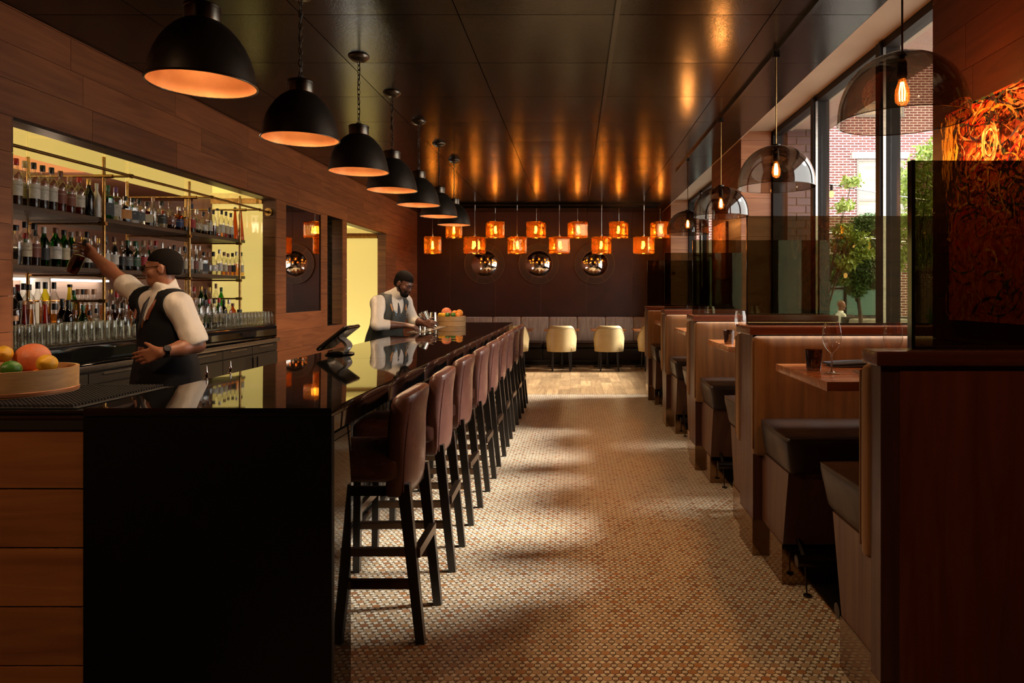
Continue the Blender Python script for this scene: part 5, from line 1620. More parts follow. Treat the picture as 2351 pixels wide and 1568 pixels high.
# ---------------------------------------------------------------- bartender reaching for the shelf with a bottle
def limb(P, pts, rads, k=.02):
    for a, b, r0, r1 in zip(pts[:-1], pts[1:], rads[:-1], rads[1:]): P.append(C(a, b, r0, r1, k))

fA = nrm(vv(-.62, -.78, 0)); MA = frame(fA); lA = MA[0]; up = vv(0, 0, 1)
cA = vv(-2.41, 4.02, 0)
bt = lambda a, b, z: cA + lA * a + fA * b + up * z
shL, shR = vv(-2.245, 3.87, 1.385), vv(-2.60, 4.08, 1.425)
elL, wrL = vv(-2.165, 3.90, 1.150), vv(-2.265, 3.73, 1.125)
elR, wrR = vv(-2.80, 4.20, 1.525), vv(-3.01, 4.26, 1.685)
headA = vv(-2.425, 4.0, 1.592)
tors = [E_(bt(0, 0, .96), (.165, .120, .14), MA, .06), E_(bt(0, .005, 1.10), (.150, .110, .14), MA, .06), E_(bt(0, .005, 1.25), (.170, .118, .15), MA, .06), E_(bt(0, -.01, 1.35), (.155, .095, .09), MA, .05),
        C(shL + vv(-.03, .02, -.01), bt(0, -.01, 1.41), .062, .06, .05), C(shR + vv(.03, -.02, -.02), bt(0, -.01, 1.41), .062, .06, .05)]
upper = [C(shL, elL, .055, .043, .03), C(shR, elR, .055, .043, .03)]
bodyP = list(tors) + list(upper)
limb(bodyP, [elL, elL * .55 + wrL * .45, wrL], [.042, .042, .027])
limb(bodyP, [elR, elR * .55 + wrR * .45, wrR], [.042, .042, .027])
bodyP += [C(bt(0, -.01, 1.40), headA + vv(.012, .0, -.06), .058, .052, .03)]
hp, atA, HM = head_prims(headA, vv(-.93, -.36, -.08), vv(-.05, 0, 1), .93)
bodyP += hp
bodyP += hand_prims(wrL, vv(-1, -.10, -.28), vv(-.1, 1, .05), -1, curl=(.18, .22, .26, .30), size=.98)
axA = nrm(vv(.42, 0, .9)); dA = nrm(vv(-.806, .459, .378)); nA_ = nrm(vv(-.413, -.884, .193))
bodyP += hand_prims(wrR, dA, nA_, 1, curl=(.75, .75, .8, .85), size=.98, thumb=(.55, .5, .75))
for q in (-1, 1):
    limb(bodyP, [bt(q * .085, 0, .92), bt(q * .095, .01, .50), bt(q * .10, -.01, .10)], [.085, .060, .042], .03)
    bodyP += [C(bt(q * .10, -.03, .05), bt(q * .11, .13, .035), .045, .036, .03)]
pA = grow('person', bodyP, .0066, SKIN_A, origin=tuple(bt(0, 0, 0)))
tag(pA, 'bartender in black apron and white shirt raising a bottle to the shelf', 'person')
def infl(P, d): return [(sg, kd, ((dt[0], dt[1], dt[2] + d, dt[3] + d) if kd == 'c' else (dt[0], tuple(r + d for r in dt[1]), dt[2])), k) for (sg, kd, dt, k) in P]
sleeveL = shL + (elL - shL) * .86; sleeveR = shR + (elR - shR) * .72
shirtP = infl(tors, .013) + [C(shL, sleeveL, .068, .064, .03), C(shR, sleeveR, .066, .060, .03), C(shL + (sleeveL - shL) * .78, sleeveL, .069, .070, .012), C(shR + (sleeveR - shR) * .75, sleeveR, .064, .066, .012),
         C(bt(0, -.012, 1.42), headA + vv(.014, .002, -.098), .068, .062, .015)]
pl_n = lambda n, p: (lambda X, Y, Z: (X - p[0]) * n[0] + (Y - p[1]) * n[1] + (Z - p[2]) * n[2])
dL_, dR_ = nrm(elL - shL), nrm(elR - shR)
ball = lambda c, r, f_: (lambda X, Y, Z: np.where((X - c[0]) ** 2 + (Y - c[1]) ** 2 + (Z - c[2]) ** 2 < r * r, f_(X, Y, Z), -1.0))
clipA = [ball(elL, .12, pl_n(dL_, sleeveL + dL_ * .03)), ball(elR, .13, pl_n(dR_, sleeveR + dR_ * .03)), pl_n(nrm(vv(.25, .1, 1)), headA + vv(.0, 0, -.083)), lambda X, Y, Z: .93 - Z]
shA = grow('shirt', shirtP, .008, SHIRT, pA, clipA)
def vest_clip(shl, shr, ell, elr, ra):
    def f(X, Y, Z):
        def dcap(p, q, r):
            d = q - p; t = np.clip(((X - p[0]) * d[0] + (Y - p[1]) * d[1] + (Z - p[2]) * d[2]) / (d @ d), -.05, 1.2)
            return r - np.sqrt((X - p[0] - t * d[0]) ** 2 + (Y - p[1] - t * d[1]) ** 2 + (Z - p[2] - t * d[2]) ** 2)
        return np.maximum(dcap(shl, ell, ra), dcap(shr, elr, ra))
    return f
vestP = infl(tors, .024) + [C(bt(0, .0, 1.0), bt(0, .02, .62), .15, .18, .08), E_(bt(0, .0, .85), (.20, .155, .24), MA, .08)]
neckhole = bt(0, .12, 1.40)
vneck = lambda X, Y, Z: .085 - np.sqrt((X - neckhole[0]) ** 2 + (Y - neckhole[1]) ** 2 + ((Z - neckhole[2]) * .62) ** 2)
neckhole2 = bt(0, -.01, 1.48)
vneck2 = lambda X, Y, Z: .105 - np.sqrt((X - neckhole2[0]) ** 2 + (Y - neckhole2[1]) ** 2 + (Z - neckhole2[2]) ** 2)
grow('apron', vestP, .008, VEST_A, pA, [vest_clip(shL + (shL - bt(0, 0, 1.385)) * .20, shR + (shR - bt(0, 0, 1.40)) * .20, elL, elR, .098), vneck, vneck2])
grow('trousers', infl([p for p in bodyP if p[1] == 'c' and max(p[2][0][2], p[2][1][2]) < .95], .012), .012, TROUS, pA, [lambda X, Y, Z: Z - .95, lambda X, Y, Z: .08 - Z])
# hair: a cap over the skull
hA = [E_(atA(0, -.022, .040), (.076, .092, .081), HM, .01), E_(atA(0, -.034, .0), (.0725, .0735, .078), HM, .01)]
def hair_clip(at, M, line):
    o, f, u = at(0, 0, 0), M[1], M[2]
    def g(X, Y, Z):
        b = (X - o[0]) * f[0] + (Y - o[1]) * f[1] + (Z - o[2]) * f[2]
        d = (X - o[0]) * u[0] + (Y - o[1]) * u[1] + (Z - o[2]) * u[2]
        return line(b, d)
    return g
grow('hair', hA, .005, HAIR, pA, [hair_clip(atA, HM, lambda b, d: np.maximum(np.where(b > .0, .034 + b * .15 - d, np.where(b > -.03, .012 - d, -.042 - d)), b - .075))])
def face_parts(at, M, parent, skin, brow=True):
    for q in (-1, 1):
        B().ell(tuple(at(q * .031, .0845, .001)), .0072).build('eye', PB('eye_dark', (.05, .035, .03), rough=.15) if 'eye_dark' not in MATS else MATS['eye_dark'], parent, smooth=True)
        B().path([tuple(at(q * x, y, z)) for x, y, z in ((.014, .092, .020), (.030, .090, .025), (.046, .078, .020))], [.0032, .0036, .002], 6).build('eyebrow', HAIR, parent, smooth=True)
face_parts(atA, HM, pA, SKIN_A)
def collar(c0, c1, r, parent, fwd, name='collar'):
    ax_ = nrm(c1 - c0)
    grow(name, [C(c0, c1, r + .006, r, .01)], .0045, SHIRT, parent, [pl_n(-ax_, c0), pl_n(nrm(ax_ + fwd * .35), c1)])
collar(bt(0, -.008, 1.425), headA + vv(.010, .004, -.088), .066, pA, fA)
# glasses
gl = B()
for q in (-1, 1):
    m = Matrix([[*HM[0]], [*HM[2]], [*HM[1]]]).transposed().to_4x4(); m.translation = Vector(atA(q * .034, .101, .002))
    gl.torus((0, 0, 0), .024, .0022, 20, 6, mat=m, sy=.78)
    gl.path([tuple(atA(q * .058, .098, .005)), tuple(atA(q * .078, .05, .008)), tuple(atA(q * .081, -.012, .010))], .002, 6)
gl.path([tuple(atA(-.011, .104, .004)), tuple(atA(0, .107, .007)), tuple(atA(.011, .104, .004))], .0018, 6)
gl.build('eyeglasses', BLACKM, pA, smooth=True)
# tie, straps, watch, leather tabs
B().path([tuple(bt(0, y, z)) for y, z in ((.075, 1.428), (.108, 1.38), (.122, 1.32), (.128, 1.24))], [.012, .015, .019, .021], 14).build('tie', TIE, pA, smooth=True)
for q in (-1, 1):
    B().path([tuple(bt(q * .10, .045, 1.442)), tuple(bt(q * .105, .092, 1.405)), tuple(bt(q * .10, .124, 1.35)), tuple(bt(q * .09, .137, 1.30))], .010, 12).build('strap', STRAP, pA, smooth=True)
    B().path([tuple(bt(q * .088, .150, 1.30)), tuple(bt(q * .082, .156, 1.275)), tuple(bt(q * .075, .156, 1.255))], .004, 6).build('strap_clip', BRASS, pA, smooth=True)
    m = Matrix([[*lA], [*up], [*fA]]).transposed().to_4x4(); m.translation = Vector(bt(q * .022 + .05, .150, 1.125))
    B().rbox(-.016, .016, -.018, .018, -.003, .006, r=.004, n=4, mat=m).build('leather_tab', STRAP, pA, smooth=True)
dw = nrm(elL - wrL); pw_ = wrL + dw * .018
q0 = Vector(dw).to_track_quat('Z', 'Y').to_matrix().to_4x4(); q0.translation = Vector(pw_)
B().lathe([(.031, -.012), (.0335, -.010), (.0335, .010), (.031, .012)], 24, mat=q0).build('watch_strap', BLACKM, pA, smooth=30)
fc = nrm(vv(.1, -1, .25)); fc = nrm(fc - dw * (fc @ dw))
q1 = Vector(fc).to_track_quat('Z', 'Y').to_matrix().to_4x4(); q1.translation = Vector(pw_ + fc * .033)
B().lathe([(0, .008), (.018, .008), (.020, .005), (.020, -.004), (0, -.004)], 24, mat=q1).build('watch_case', PB('watch_black', (.01, .01, .011), rough=.2), pA, smooth=30)
# the bottle in his raised hand
gc = wrR + dA * .062 + nA_ * .040
hb = bottle(0, 0, 0, 'amber bottle held up in the bartender\'s raised hand', 'gin', .235, .036, 'clear', .48, 'whisky', 'black', 'cream', (.16, .40), face=0)
qb = Vector(axA).to_track_quat('Z', 'X')
hb.rotation_mode = 'QUATERNION'; hb.rotation_quaternion = qb
hb.location = Vector(gc) - Vector(axA) * .155

# ---------------------------------------------------------------- far bartender bent over his mixing tins
fC = nrm(vv(.86, -.50, 0)); MC = frame(fC); lC = MC[0]
cC = vv(-1.86, 6.80, 0)
ct = lambda a, b, z: cC + lC * a + fC * b + up * z
headC = vv(-1.695, 6.74, 1.540)
shRc, shLc = ct(-.175, .03, 1.355), ct(.165, .05, 1.365)
elRc, wrRc = vv(-1.895, 6.50, 1.145), vv(-1.655, 6.62, 1.132)
elLc, wrLc = vv(-1.66, 6.98, 1.165), vv(-1.525, 6.88, 1.140)
torC = [E_(ct(0, -.07, .96), (.165, .12, .14), MC, .06), E_(ct(0, -.04, 1.10), (.15, .11, .14), MC, .06), E_(ct(0, .0, 1.23), (.17, .118, .15), MC, .06), E_(ct(0, .015, 1.32), (.155, .095, .09), MC, .05),
        C(shRc - vv(0, 0, .01), ct(0, .02, 1.385), .06, .06, .05), C(shLc - vv(0, 0, .01), ct(0, .02, 1.385), .06, .06, .05)]
bodyC = list(torC) + [C(shRc, elRc, .055, .044, .03), C(shLc, elLc, .055, .044, .03)]
limb(bodyC, [elRc, elRc * .55 + wrRc * .45, wrRc], [.043, .042, .027])
limb(bodyC, [elLc, elLc * .55 + wrLc * .45, wrLc], [.043, .042, .027])
bodyC += [C(ct(0, .02, 1.38), headC + vv(-.03, .015, -.06), .058, .053, .03)]
hp, atC, HC_ = head_prims(headC, vv(.80, -.36, -.48), nrm(vv(.44, -.14, .88)), .98)
bodyC += hp
bodyC += hand_prims(wrRc, vv(.92, .25, -.10), vv(.1, .3, -.95), 1, curl=(.5, .5, .55, .6))
bodyC += hand_prims(wrLc, vv(.75, -.55, .0), vv(.45, .75, -.35), 1, curl=(.7, .7, .75, .8))
for q in (-1, 1):
    limb(bodyC, [ct(q * .085, -.07, .92), ct(q * .095, -.05, .50), ct(q * .10, -.07, .10)], [.085, .060, .042], .03)
    bodyC += [C(ct(q * .10, -.08, .05), ct(q * .11, .08, .035), .045, .036, .03)]
pC = grow('person', bodyC, .0068, SKIN_C, origin=tuple(ct(0, 0, 0)))
tag(pC, 'bearded bartender in grey apron looking down at his work behind the bar', 'person')
slR = shRc + (elRc - shRc) * 1.0; slL = shLc + (elLc - shLc) * 1.0
cuR = elRc + (wrRc - elRc) * .38; cuL = elLc + (wrLc - elLc) * .38
shirtC = infl(torC, .013) + [C(shRc, slR, .066, .056, .03), C(shLc, slL, .064, .055, .03), C(slR, cuR, .056, .050, .02), C(slL, cuL, .055, .050, .02), C(ct(0, .015, 1.40), headC + vv(-.036, .02, -.088), .067, .062, .015)]
d1, d2 = nrm(wrRc - elRc), nrm(wrLc - elLc)
grow('shirt', shirtC, .008, SHIRT, pC, [ball(cuR, .09, pl_n(d1, cuR + d1 * .03)), ball(cuL, .09, pl_n(d2, cuL + d2 * .03)), pl_n(nrm(vv(.45, -.15, 1)), headC + vv(-.03, .02, -.070)), lambda X, Y, Z: .93 - Z])
vestC = infl(torC, .024) + [C(ct(0, -.05, 1.0), ct(0, -.05, .62), .15, .18, .08), E_(ct(0, -.06, .85), (.20, .155, .24), MC, .08)]
nh = ct(0, .14, 1.36); nh2 = ct(0, .01, 1.46)
grow('apron', vestC, .008, VEST_C, pC, [vest_clip(shRc + (shRc - ct(0, .02, 1.36)) * .22, shLc + (shLc - ct(0, .02, 1.36)) * .22, elRc, elLc, .096), lambda X, Y, Z: .080 - np.sqrt((X - nh[0]) ** 2 + (Y - nh[1]) ** 2 + ((Z - nh[2]) * .62) ** 2), lambda X, Y, Z: .105 - np.sqrt((X - nh2[0]) ** 2 + (Y - nh2[1]) ** 2 + (Z - nh2[2]) ** 2)])
grow('trousers', infl([p for p in bodyC if p[1] == 'c' and max(p[2][0][2], p[2][1][2]) < .95], .012), .012, TROUS, pC, [lambda X, Y, Z: Z - .95, lambda X, Y, Z: .08 - Z])
grow('hair', [E_(atC(0, -.020, .040), (.081, .098, .086), HC_, .01), E_(atC(0, -.034, .0), (.0765, .0775, .082), HC_, .01)], .005, HAIR, pC, [hair_clip(atC, HC_, lambda b, d: np.maximum(np.where(b > .02, .040 + b * .1 - d, np.where(b > -.02, .010 - d, -.055 - d)), b - .082))])
beard = [C(atC(-.012, .086, -.080), atC(.012, .086, -.080), .008, .008, .008), E_(atC(0, .060, -.096), (.040, .038, .026), HC_, .02), C(atC(-.058, .015, -.045), atC(-.036, .058, -.092), .012, .016, .02), C(atC(.058, .015, -.045), atC(.036, .058, -.092), .012, .016, .02), C(atC(-.028, .084, -.050), atC(.028, .084, -.050), .0065, .0065, .008), C(atC(-.030, .080, -.052), atC(-.032, .072, -.085), .007, .008, .01), C(atC(.030, .080, -.052), atC(.032, .072, -.085), .007, .008, .01)]
grow('beard', beard, .004, HAIR, pC)
collar(ct(0, .02, 1.395), headC + vv(-.034, .016, -.075), .066, pC, fC)
face_parts(atC, HC_, pC, SKIN_C)
B().path([tuple(ct(0, y, z)) for y, z in ((.080, 1.392), (.112, 1.345), (.128, 1.28), (.132, 1.21))], [.011, .015, .019, .021], 14).build('tie', TIE, pC, smooth=True)
for q in (-1, 1):
    B().path([tuple(ct(q * .095, .09, 1.385)), tuple(ct(q * .10, .125, 1.33)), tuple(ct(q * .09, .142, 1.27))], .009, 12).build('strap', PB('tan_strap', (.35, .18, .08), rough=.5) if 'tan_strap' not in MATS else MATS['tan_strap'], pC, smooth=True)
    B().torus((0, 0, 0), .013, .003, 16, 6, mat=Matrix.Translation(Vector(ct(q * .085, .156, 1.235))) @ Matrix.Rotation(R(90), 4, 'X')).build('strap_ring', BRASS, pC, smooth=True)
m = Matrix([[*lC], [*up], [*fC]]).transposed().to_4x4(); m.translation = Vector(ct(-.055, .146, 1.20))
B().rbox(-.045, .045, -.05, .05, -.004, .004, r=.004, n=4, mat=m).build('chest_pocket', VEST_C, pC, smooth=True)
B().tube(tuple(ct(-.06, .152, 1.22)), tuple(ct(-.06, .152, 1.275)), .004, n=8).build('pen', PB('pen_blue', (.05, .25, .55), rough=.3), pC, smooth=True)

# ================================================================ things on the bar
BAMB = PB('bamboo_ring', (.42, .25, .105), (.33, .19, .075), scale=(14, 14, 90), rough=.5)
ORANGE = PB('orange_peel', (.72, .26, .02), (.66, .21, .015), scale=(30, 30, 30), rough=.4, bump=.25, bscale=(260, 260, 260))
GRAPE = PB('grapefruit_peel', (.62, .145, .06), (.68, .22, .08), scale=(9, 9, 9), rough=.38, bump=.2, bscale=(240, 240, 240))
LEMON = PB('lemon_peel', (.75, .42, .02), (.70, .36, .02), scale=(20, 20, 20), rough=.36, bump=.2, bscale=(240, 240, 240))
LIME = PB('lime_peel', (.045, .16, .012), (.03, .11, .008), scale=(20, 20, 20), rough=.33, bump=.2, bscale=(240, 240, 240))
def fruit(kind, p, r, label, group):
    mat = {'orange': ORANGE, 'grapefruit': GRAPE, 'lemon': LEMON, 'lime': LIME}[kind]
    pr = []
    for i in range(19):
        a = -PI / 2 + PI * i / 18
        rr, zz = r * math.cos(a), r * math.sin(a) * (.95 if kind in ('orange', 'grapefruit') else 1.14)
        if kind in ('lemon', 'lime'):
            t = abs(math.sin(a))
            zz += math.copysign(r * (.22 if kind == 'lemon' else .08) * max(0, (t - .9) / .1), zz)
        pr.append((max(rr, .0004), zz))
    t = thing(kind, label, 'fruit', p, 0, group)
    t.rotation_euler = (rng.uniform(-.4, .4), R(90) + rng.uniform(-.35, .35) if kind in ('lemon', 'lime') else rng.uniform(-.5, .5), rng.uniform(0, 6))
    B().lathe(pr, 28).build('peel', mat, t, smooth=True, local=True)
    B().lathe([(.0005, pr[-1][1] + .001), (.004, pr[-1][1] + .0006), (.0055, pr[-1][1] - .001), (.003, pr[-1][1] - .002)], 10).build('stem_end', PB('stem_end', (.12, .10, .04), rough=.7) if 'stem_end' not in MATS else MATS['stem_end'], t, smooth=True, local=True)
fb = thing('fruit_basket', 'large bamboo ring basket of citrus at the left edge', 'basket', (-2.13, 2.58, 1.0727))
B().lathe([(.190, .0), (.205, .0), (.206, .094), (.196, .094), (.190, .012), (0, .010), (0, .002), (.190, .0)], 48).build('ring', BAMB, fb, smooth=30, local=True)
B().lathe([(.2065, .004), (.208, .006), (.208, .016), (.2065, .018)], 48).build('band', PB('copper_band', (.35, .14, .06), rough=.4, metal=.5), fb, smooth=30, local=True)
g1 = 'citrus in the large basket'
def fp(px, py, d): return ((px - 1322) * d / 1567, d, 1.45 - (py - 672) * d / 1567)
fruit('grapefruit', (-2.17, 2.47, 1.165), .062, 'pink grapefruit lying low at the front of the large basket', g1)
fruit('grapefruit', (-2.085, 2.62, 1.198), .060, 'pink grapefruit behind the topmost lemon in the large basket', g1)
fruit('lemon', (-2.135, 2.545, 1.222), .031, 'yellow lemon on top of the pile in the large basket', g1)
fruit('orange', (-2.225, 2.56, 1.215), .044, 'orange at the left edge of the picture in the large basket', g1)
fruit('lime', (-2.035, 2.46, 1.176), .029, 'green lime at the rim of the large basket', g1)
fruit('lemon', (-1.975, 2.55, 1.186), .033, 'yellow lemon at the right rim of the large basket', g1)
fruit('orange', (-2.01, 2.56, 1.126), .040, 'orange under the right lemon in the large basket', g1)
fruit('orange', (-2.085, 2.45, 1.128), .040, 'orange low at the front rim of the large basket', g1)
fruit('orange', (-2.25, 2.53, 1.127), .042, 'orange deep at the left of the large basket', g1)
fruit('orange', (-2.16, 2.66, 1.125), .042, 'orange buried at the back of the large basket', g1)
fb2 = thing('fruit_basket', 'two tier bamboo ring basket of citrus on the far bar end', 'basket', (-1.44, 7.92, BH + .0005))
for z in (0, .057):
    B().lathe([(.150, z), (.161, z), (.162, z + .054), (.153, z + .054), (.150, z + .01), (0, z + .008), (0, z + .002), (.15, z)], 40).build('ring', BAMB, fb2, smooth=30, local=True)
g2 = 'citrus in the small far basket'
for kind, dx, dy, dz, r, lab in (('grapefruit', -.06, .0, .155, .058, 'pink grapefruit crowning the small far basket'), ('orange', .09, .0, .148, .042, 'orange at the right of the small far basket'), ('lime', -.03, -.09, .128, .028, 'left lime in the small far basket'),
                                ('lime', .035, -.10, .130, .028, 'right lime in the small far basket'), ('lemon', -.118, -.06, .125, .028, 'leftmost lemon in the small far basket'), ('lemon', -.075, -.085, .125, .028, 'lemon beside the left lime in the far basket'), ('orange', .02, .095, .135, .042, 'orange behind the limes in the far basket'), ('orange', .085, -.075, .122, .03, 'small tangerine at the front right of the far basket')):
    fruit(kind, (-1.44 + dx, 7.92 + dy, BH + dz), r, lab, g2)
JIG = [(0, 0), (.021, .0), (.0215, .002), (.013, .052), (.011, .060), (.0125, .068), (.020, .128), (.0195, .128), (.011, .070), (0, .066)]
for k, (x, y) in enumerate(((-1.60, 6.98), (-1.575, 7.08))):
    tag(B().lathe(JIG, 24, c=(x, y, BH + .0005)).build('jigger', SILVER, smooth=30), '%s polished double jigger on the far bar' % ['left', 'right'][k], 'jigger', 'jiggers on the far bar')
TIN = [(0, .001), (.032, .0), (.034, .004), (.044, .160), (.0455, .163), (.0435, .163), (.033, .006), (0, .004)]
st = thing('shaker_tin', 'polished shaker tin standing mouth down beside the fruit basket', 'shaker', (-1.60, 7.66, BH + .0005))
B().lathe([(r, .165 - z) for r, z in TIN], 28).build('cup', SILVER, st, smooth=30, local=True)
s2 = thing('shaker_tin', 'polished shaker tin tilted in the far bartender\'s hands', 'shaker', (-1.50, 7.0, BH + .035))
s2.rotation_euler = (R(6), R(-24), 0)
B().lathe(TIN, 28).build('cup', SILVER, s2, smooth=30, local=True)
s3 = thing('shaker_tin', 'polished shaker tin leaning behind the tilted one', 'shaker', (-1.56, 7.25, BH + .03))
s3.rotation_euler = (R(4), R(-20), 0)
B().lathe(TIN, 28).build('cup', SILVER, s3, smooth=30, local=True)
tag(B().rbox(-1.63, -1.45, 6.55, 7.78, BH + .0003, BH + .0045, r=.002, n=4).build('drip_tray', STEEL, smooth=True), 'thin steel drip tray along the bartender\'s edge of the bar', 'tray')
# touch screen till
pos = thing('till_screen', 'black touch screen till on a curved grey stand on the bar', 'till', (-1.47, 4.25, BH + .0005))
B().lathe([(0, 0), (.085, .0), (.088, .006), (.07, .014), (0, .018)], 28, c=(.0, 0, 0), mat=Matrix.Diagonal((1, 1.15, 1, 1))).build('foot', BLACKM, pos, smooth=40, local=True)
GREYP = PB('grey_plastic', (.20, .19, .17), rough=.35)
oc = [(.040 + .030 * math.sin(q * PI * .95) - .030 * q * q, .012 + .092 * q) for q in np.linspace(0, 1, 12)]
sec = oc + [(a - .016, b - .004) for a, b in oc[::-1]]
B().prism(sec, -.05, .05, 'y').build('stand', GREYP, pos, smooth=30, local=True)
m = Matrix.Translation((-.005, 0, .105)) @ Matrix.Rotation(R(-38), 4, 'Y')
B().rbox(-.115, .115, -.135, .135, -.013, .013, r=.010, n=6, mat=m).build('screen_body', BLACKM, pos, smooth=True, local=True)
B().box(-.10, .10, -.12, .12, .0132, .0140, mat=m).build('screen', PB('screen_glass', (.01, .012, .014), rough=.05), pos, local=True)
B().rbox(.045, .062, -.03, .03, .030, .056, r=.003, n=4).build('card_reader', WHITE, pos, local=True)
# pour spouts peeking over the inner bar edge
for k, y in enumerate((3.18, 3.40)):
    s = thing('speed_bottle', '%s steel pour spout peeking over the inner bar edge' % ['near', 'far'][k], 'bottle', (-1.72, y, .80), group='speed rail bottles')
    B().lathe([(0, 0), (.036, 0), (.037, .15), (.014, .20), (.014, .235)], 18).build('glass_body', GLASS['clear'], s, smooth=40, local=True)
    B().lathe([(.0145, .235), (.0145, .25), (.006, .255), (.006, .27), (.009, .274), (.004, .285), (.003, .31), (0, .31)], 14, cap0=True).build('pour_spout', CHROME, s, smooth=30, local=True)
rl = thing('speed_rail', 'steel speed rail hung behind the bar', 'rail', (-1.72, 3.3, .79))
B().box(-1.78, -1.6205, 2.95, 3.65, .79, .799).box(-1.785, -1.778, 2.95, 3.65, .79, .88).box(-1.645, -1.6205, 2.95, 3.65, .79, .88).build('trough', STEEL, rl)

# ================================================================ outside
struct(B().box(XW + .181, 30, -6, 34, -.25, -.05).build('floor_patio', PB('patio_pavers', (.34, .31, .28), (.28, .25, .22), scale=(4, 4, 4), rough=.8)))
# stucco overhang and its brick pier
struct(B().box(XW + .25, 2.85, YN, 16, 3.28, 3.55).build('trim_6', PB('pink_stucco', (.34, .22, .18), (.30, .19, .155), scale=(25, 25, 25), rough=.9, bump=.3, bscale=(60, 60, 60))))
BRICK = PB('plum_brick', (.062, .019, .02), (.04, .013, .0145), scale=(6, 6, 6), rough=.45, rnd=.3)
MORT = PB('tan_mortar', (.17, .125, .075), rough=.9)
bk = thing('brick_pier', 'plum brick pier standing just outside the first window', 'pier', (2.6, 8.4, -.05))
B().box(2.37, 2.825, 7.645, 9.24, -.05, 3.28).build('mortar_core', MORT, bk)
z = -.04; row = 0
rest = B()
while z < 3.2:
    a = 2.36 - (.105 if row % 2 else 0)
    while a < 2.835 - .01:
        s_, e_ = max(a, 2.36), min(a + .21, 2.835)
        if e_ - s_ > .02:
            B().box(s_ + .006, e_ - .006, 7.628, 7.66, z + .006, z + .079).build('brick', BRICK, bk)
            rest.box(s_ + .006, e_ - .006, 9.22, 9.256, z + .006, z + .079)
        a += .21
    a = 7.63 - (.105 if row % 2 else 0)
    while a < 9.25 - .01:
        s_, e_ = max(a, 7.665), min(a + .21, 9.215)
        if e_ - s_ > .02: rest.box(2.80, 2.84, s_ + .006, e_ - .006, z + .006, z + .079)
        a += .21
    z += .085; row += 1
o = rest.build('brick_field', BRICK, bk); o['kind'] = 'stuff'
# brick house across the courtyard: coursed brick as material, it is far away
def facade_mat():
    m, nt, out = _new('far_brick')
    p = nt.nodes.new('ShaderNodeBsdfPrincipled'); p.inputs['Roughness'].default_value = .85
    g = nt.nodes.new('ShaderNodeNewGeometry'); sx = nt.nodes.new('ShaderNodeSeparateXYZ'); cx = nt.nodes.new('ShaderNodeCombineXYZ')
    nt.links.new(g.outputs['Position'], sx.inputs[0]); nt.links.new(sx.outputs['X'], cx.inputs['X']); nt.links.new(sx.outputs['Z'], cx.inputs['Y'])
    b = nt.nodes.new('ShaderNodeTexBrick')
    b.inputs['Color1'].default_value = c4((.27, .105, .095)); b.inputs['Color2'].default_value = c4((.20, .068, .068)); b.inputs['Mortar'].default_value = c4((.72, .62, .54))
    b.inputs['Scale'].default_value = 1.0; b.inputs['Mortar Size'].default_value = .011; b.inputs['Brick Width'].default_value = .23; b.inputs['Row Height'].default_value = .076; b.inputs['Bias'].default_value = -.1
    nt.links.new(cx.outputs[0], b.inputs['Vector']); nt.links.new(b.outputs['Color'], p.inputs['Base Color']); nt.links.new(p.outputs[0], out.inputs[0])
    return m
FAR = facade_mat()
hs = thing('brick_house', 'red brick house with pale lintels across the courtyard', 'building', (9, 20.5, -.05))
B().box(3.2, 17, 20, 21, 2.95, 11).build('brick_front', FAR, hs)
B().box(9.0, 17, 20, 21, -.05, 2.95).build('brick_front', FAR, hs)
B().box(3.2, 9.0, 19.97, 20.6, 2.55, 2.95).build('stone_band', PB('tan_stone', (.48, .38, .31), rough=.85), hs)
STONEL = PB('pale_lintel', (.66, .56, .50), rough=.8)
SHADE = PB('window_shade', (.62, .54, .42), (.50, .40, .30), scale=(1.5, 1.5, 9), rough=.7)
for (x0, x1, z0, z1) in ((8.28, 9.55, 3.75, 5.35), (8.28, 9.55, 6.6, 8.2), (11.0, 12.3, 3.75, 5.35), (5.4, 6.7, 3.75, 5.35), (11.0, 12.3, 6.6, 8.2)):
    w = B().box(x0 - .06, x1 + .06, 19.95, 20.0, z0 - .02, z0 + .06).box(x0 - .05, x0, 19.96, 20.0, z0, z1).box(x1, x1 + .05, 19.96, 20, z0, z1).box((x0 + x1) / 2 + .05, (x0 + x1) / 2 + .11, 19.96, 20, z0, z1).box(x0, x1, 19.96, 20, z1 - .06, z1).box(x0, x1, 19.96, 20, z0 + .38, z0 + .45).build('window', PB('grey_sash', (.32, .30, .28), rough=.5) if 'grey_sash' not in MATS else MATS['grey_sash'], hs)
    B().box(x0, x1, 19.985, 19.995, z0, z1).build('pane', SHADE, w)
    B().box(x0 - .2, x1 + .2, 19.93, 20.0, z1 + .02, z1 + .22).build('lintel', STONEL, hs)
gz = thing('glazed_front', 'teal glazed shop front below the brick house', 'storefront', (6.8, 20, -.05))
TEAL = PB('teal_glazing', (.10, .22, .20), (.13, .26, .235), scale=(1, 1, 1), rough=.25)
xs = np.linspace(3.4, 9.0, 6)
for a, c in zip(xs[:-1], xs[1:]):
    for (z0, z1) in ((-.05, .72), (.78, 1.55), (1.62, 2.5)):
        B().box(a + .03, c - .03, 20.0, 20.03, z0, z1).build('pane', TEAL, gz)
    B().box(a - .03, a + .03, 19.94, 20.04, -.05, 2.55).build('mullion', DARKF, gz)
for z in (.72, 1.55, 2.5): B().box(3.4, 9, 19.95, 20.04, z, z + .065).build('transom', DARKF, gz)

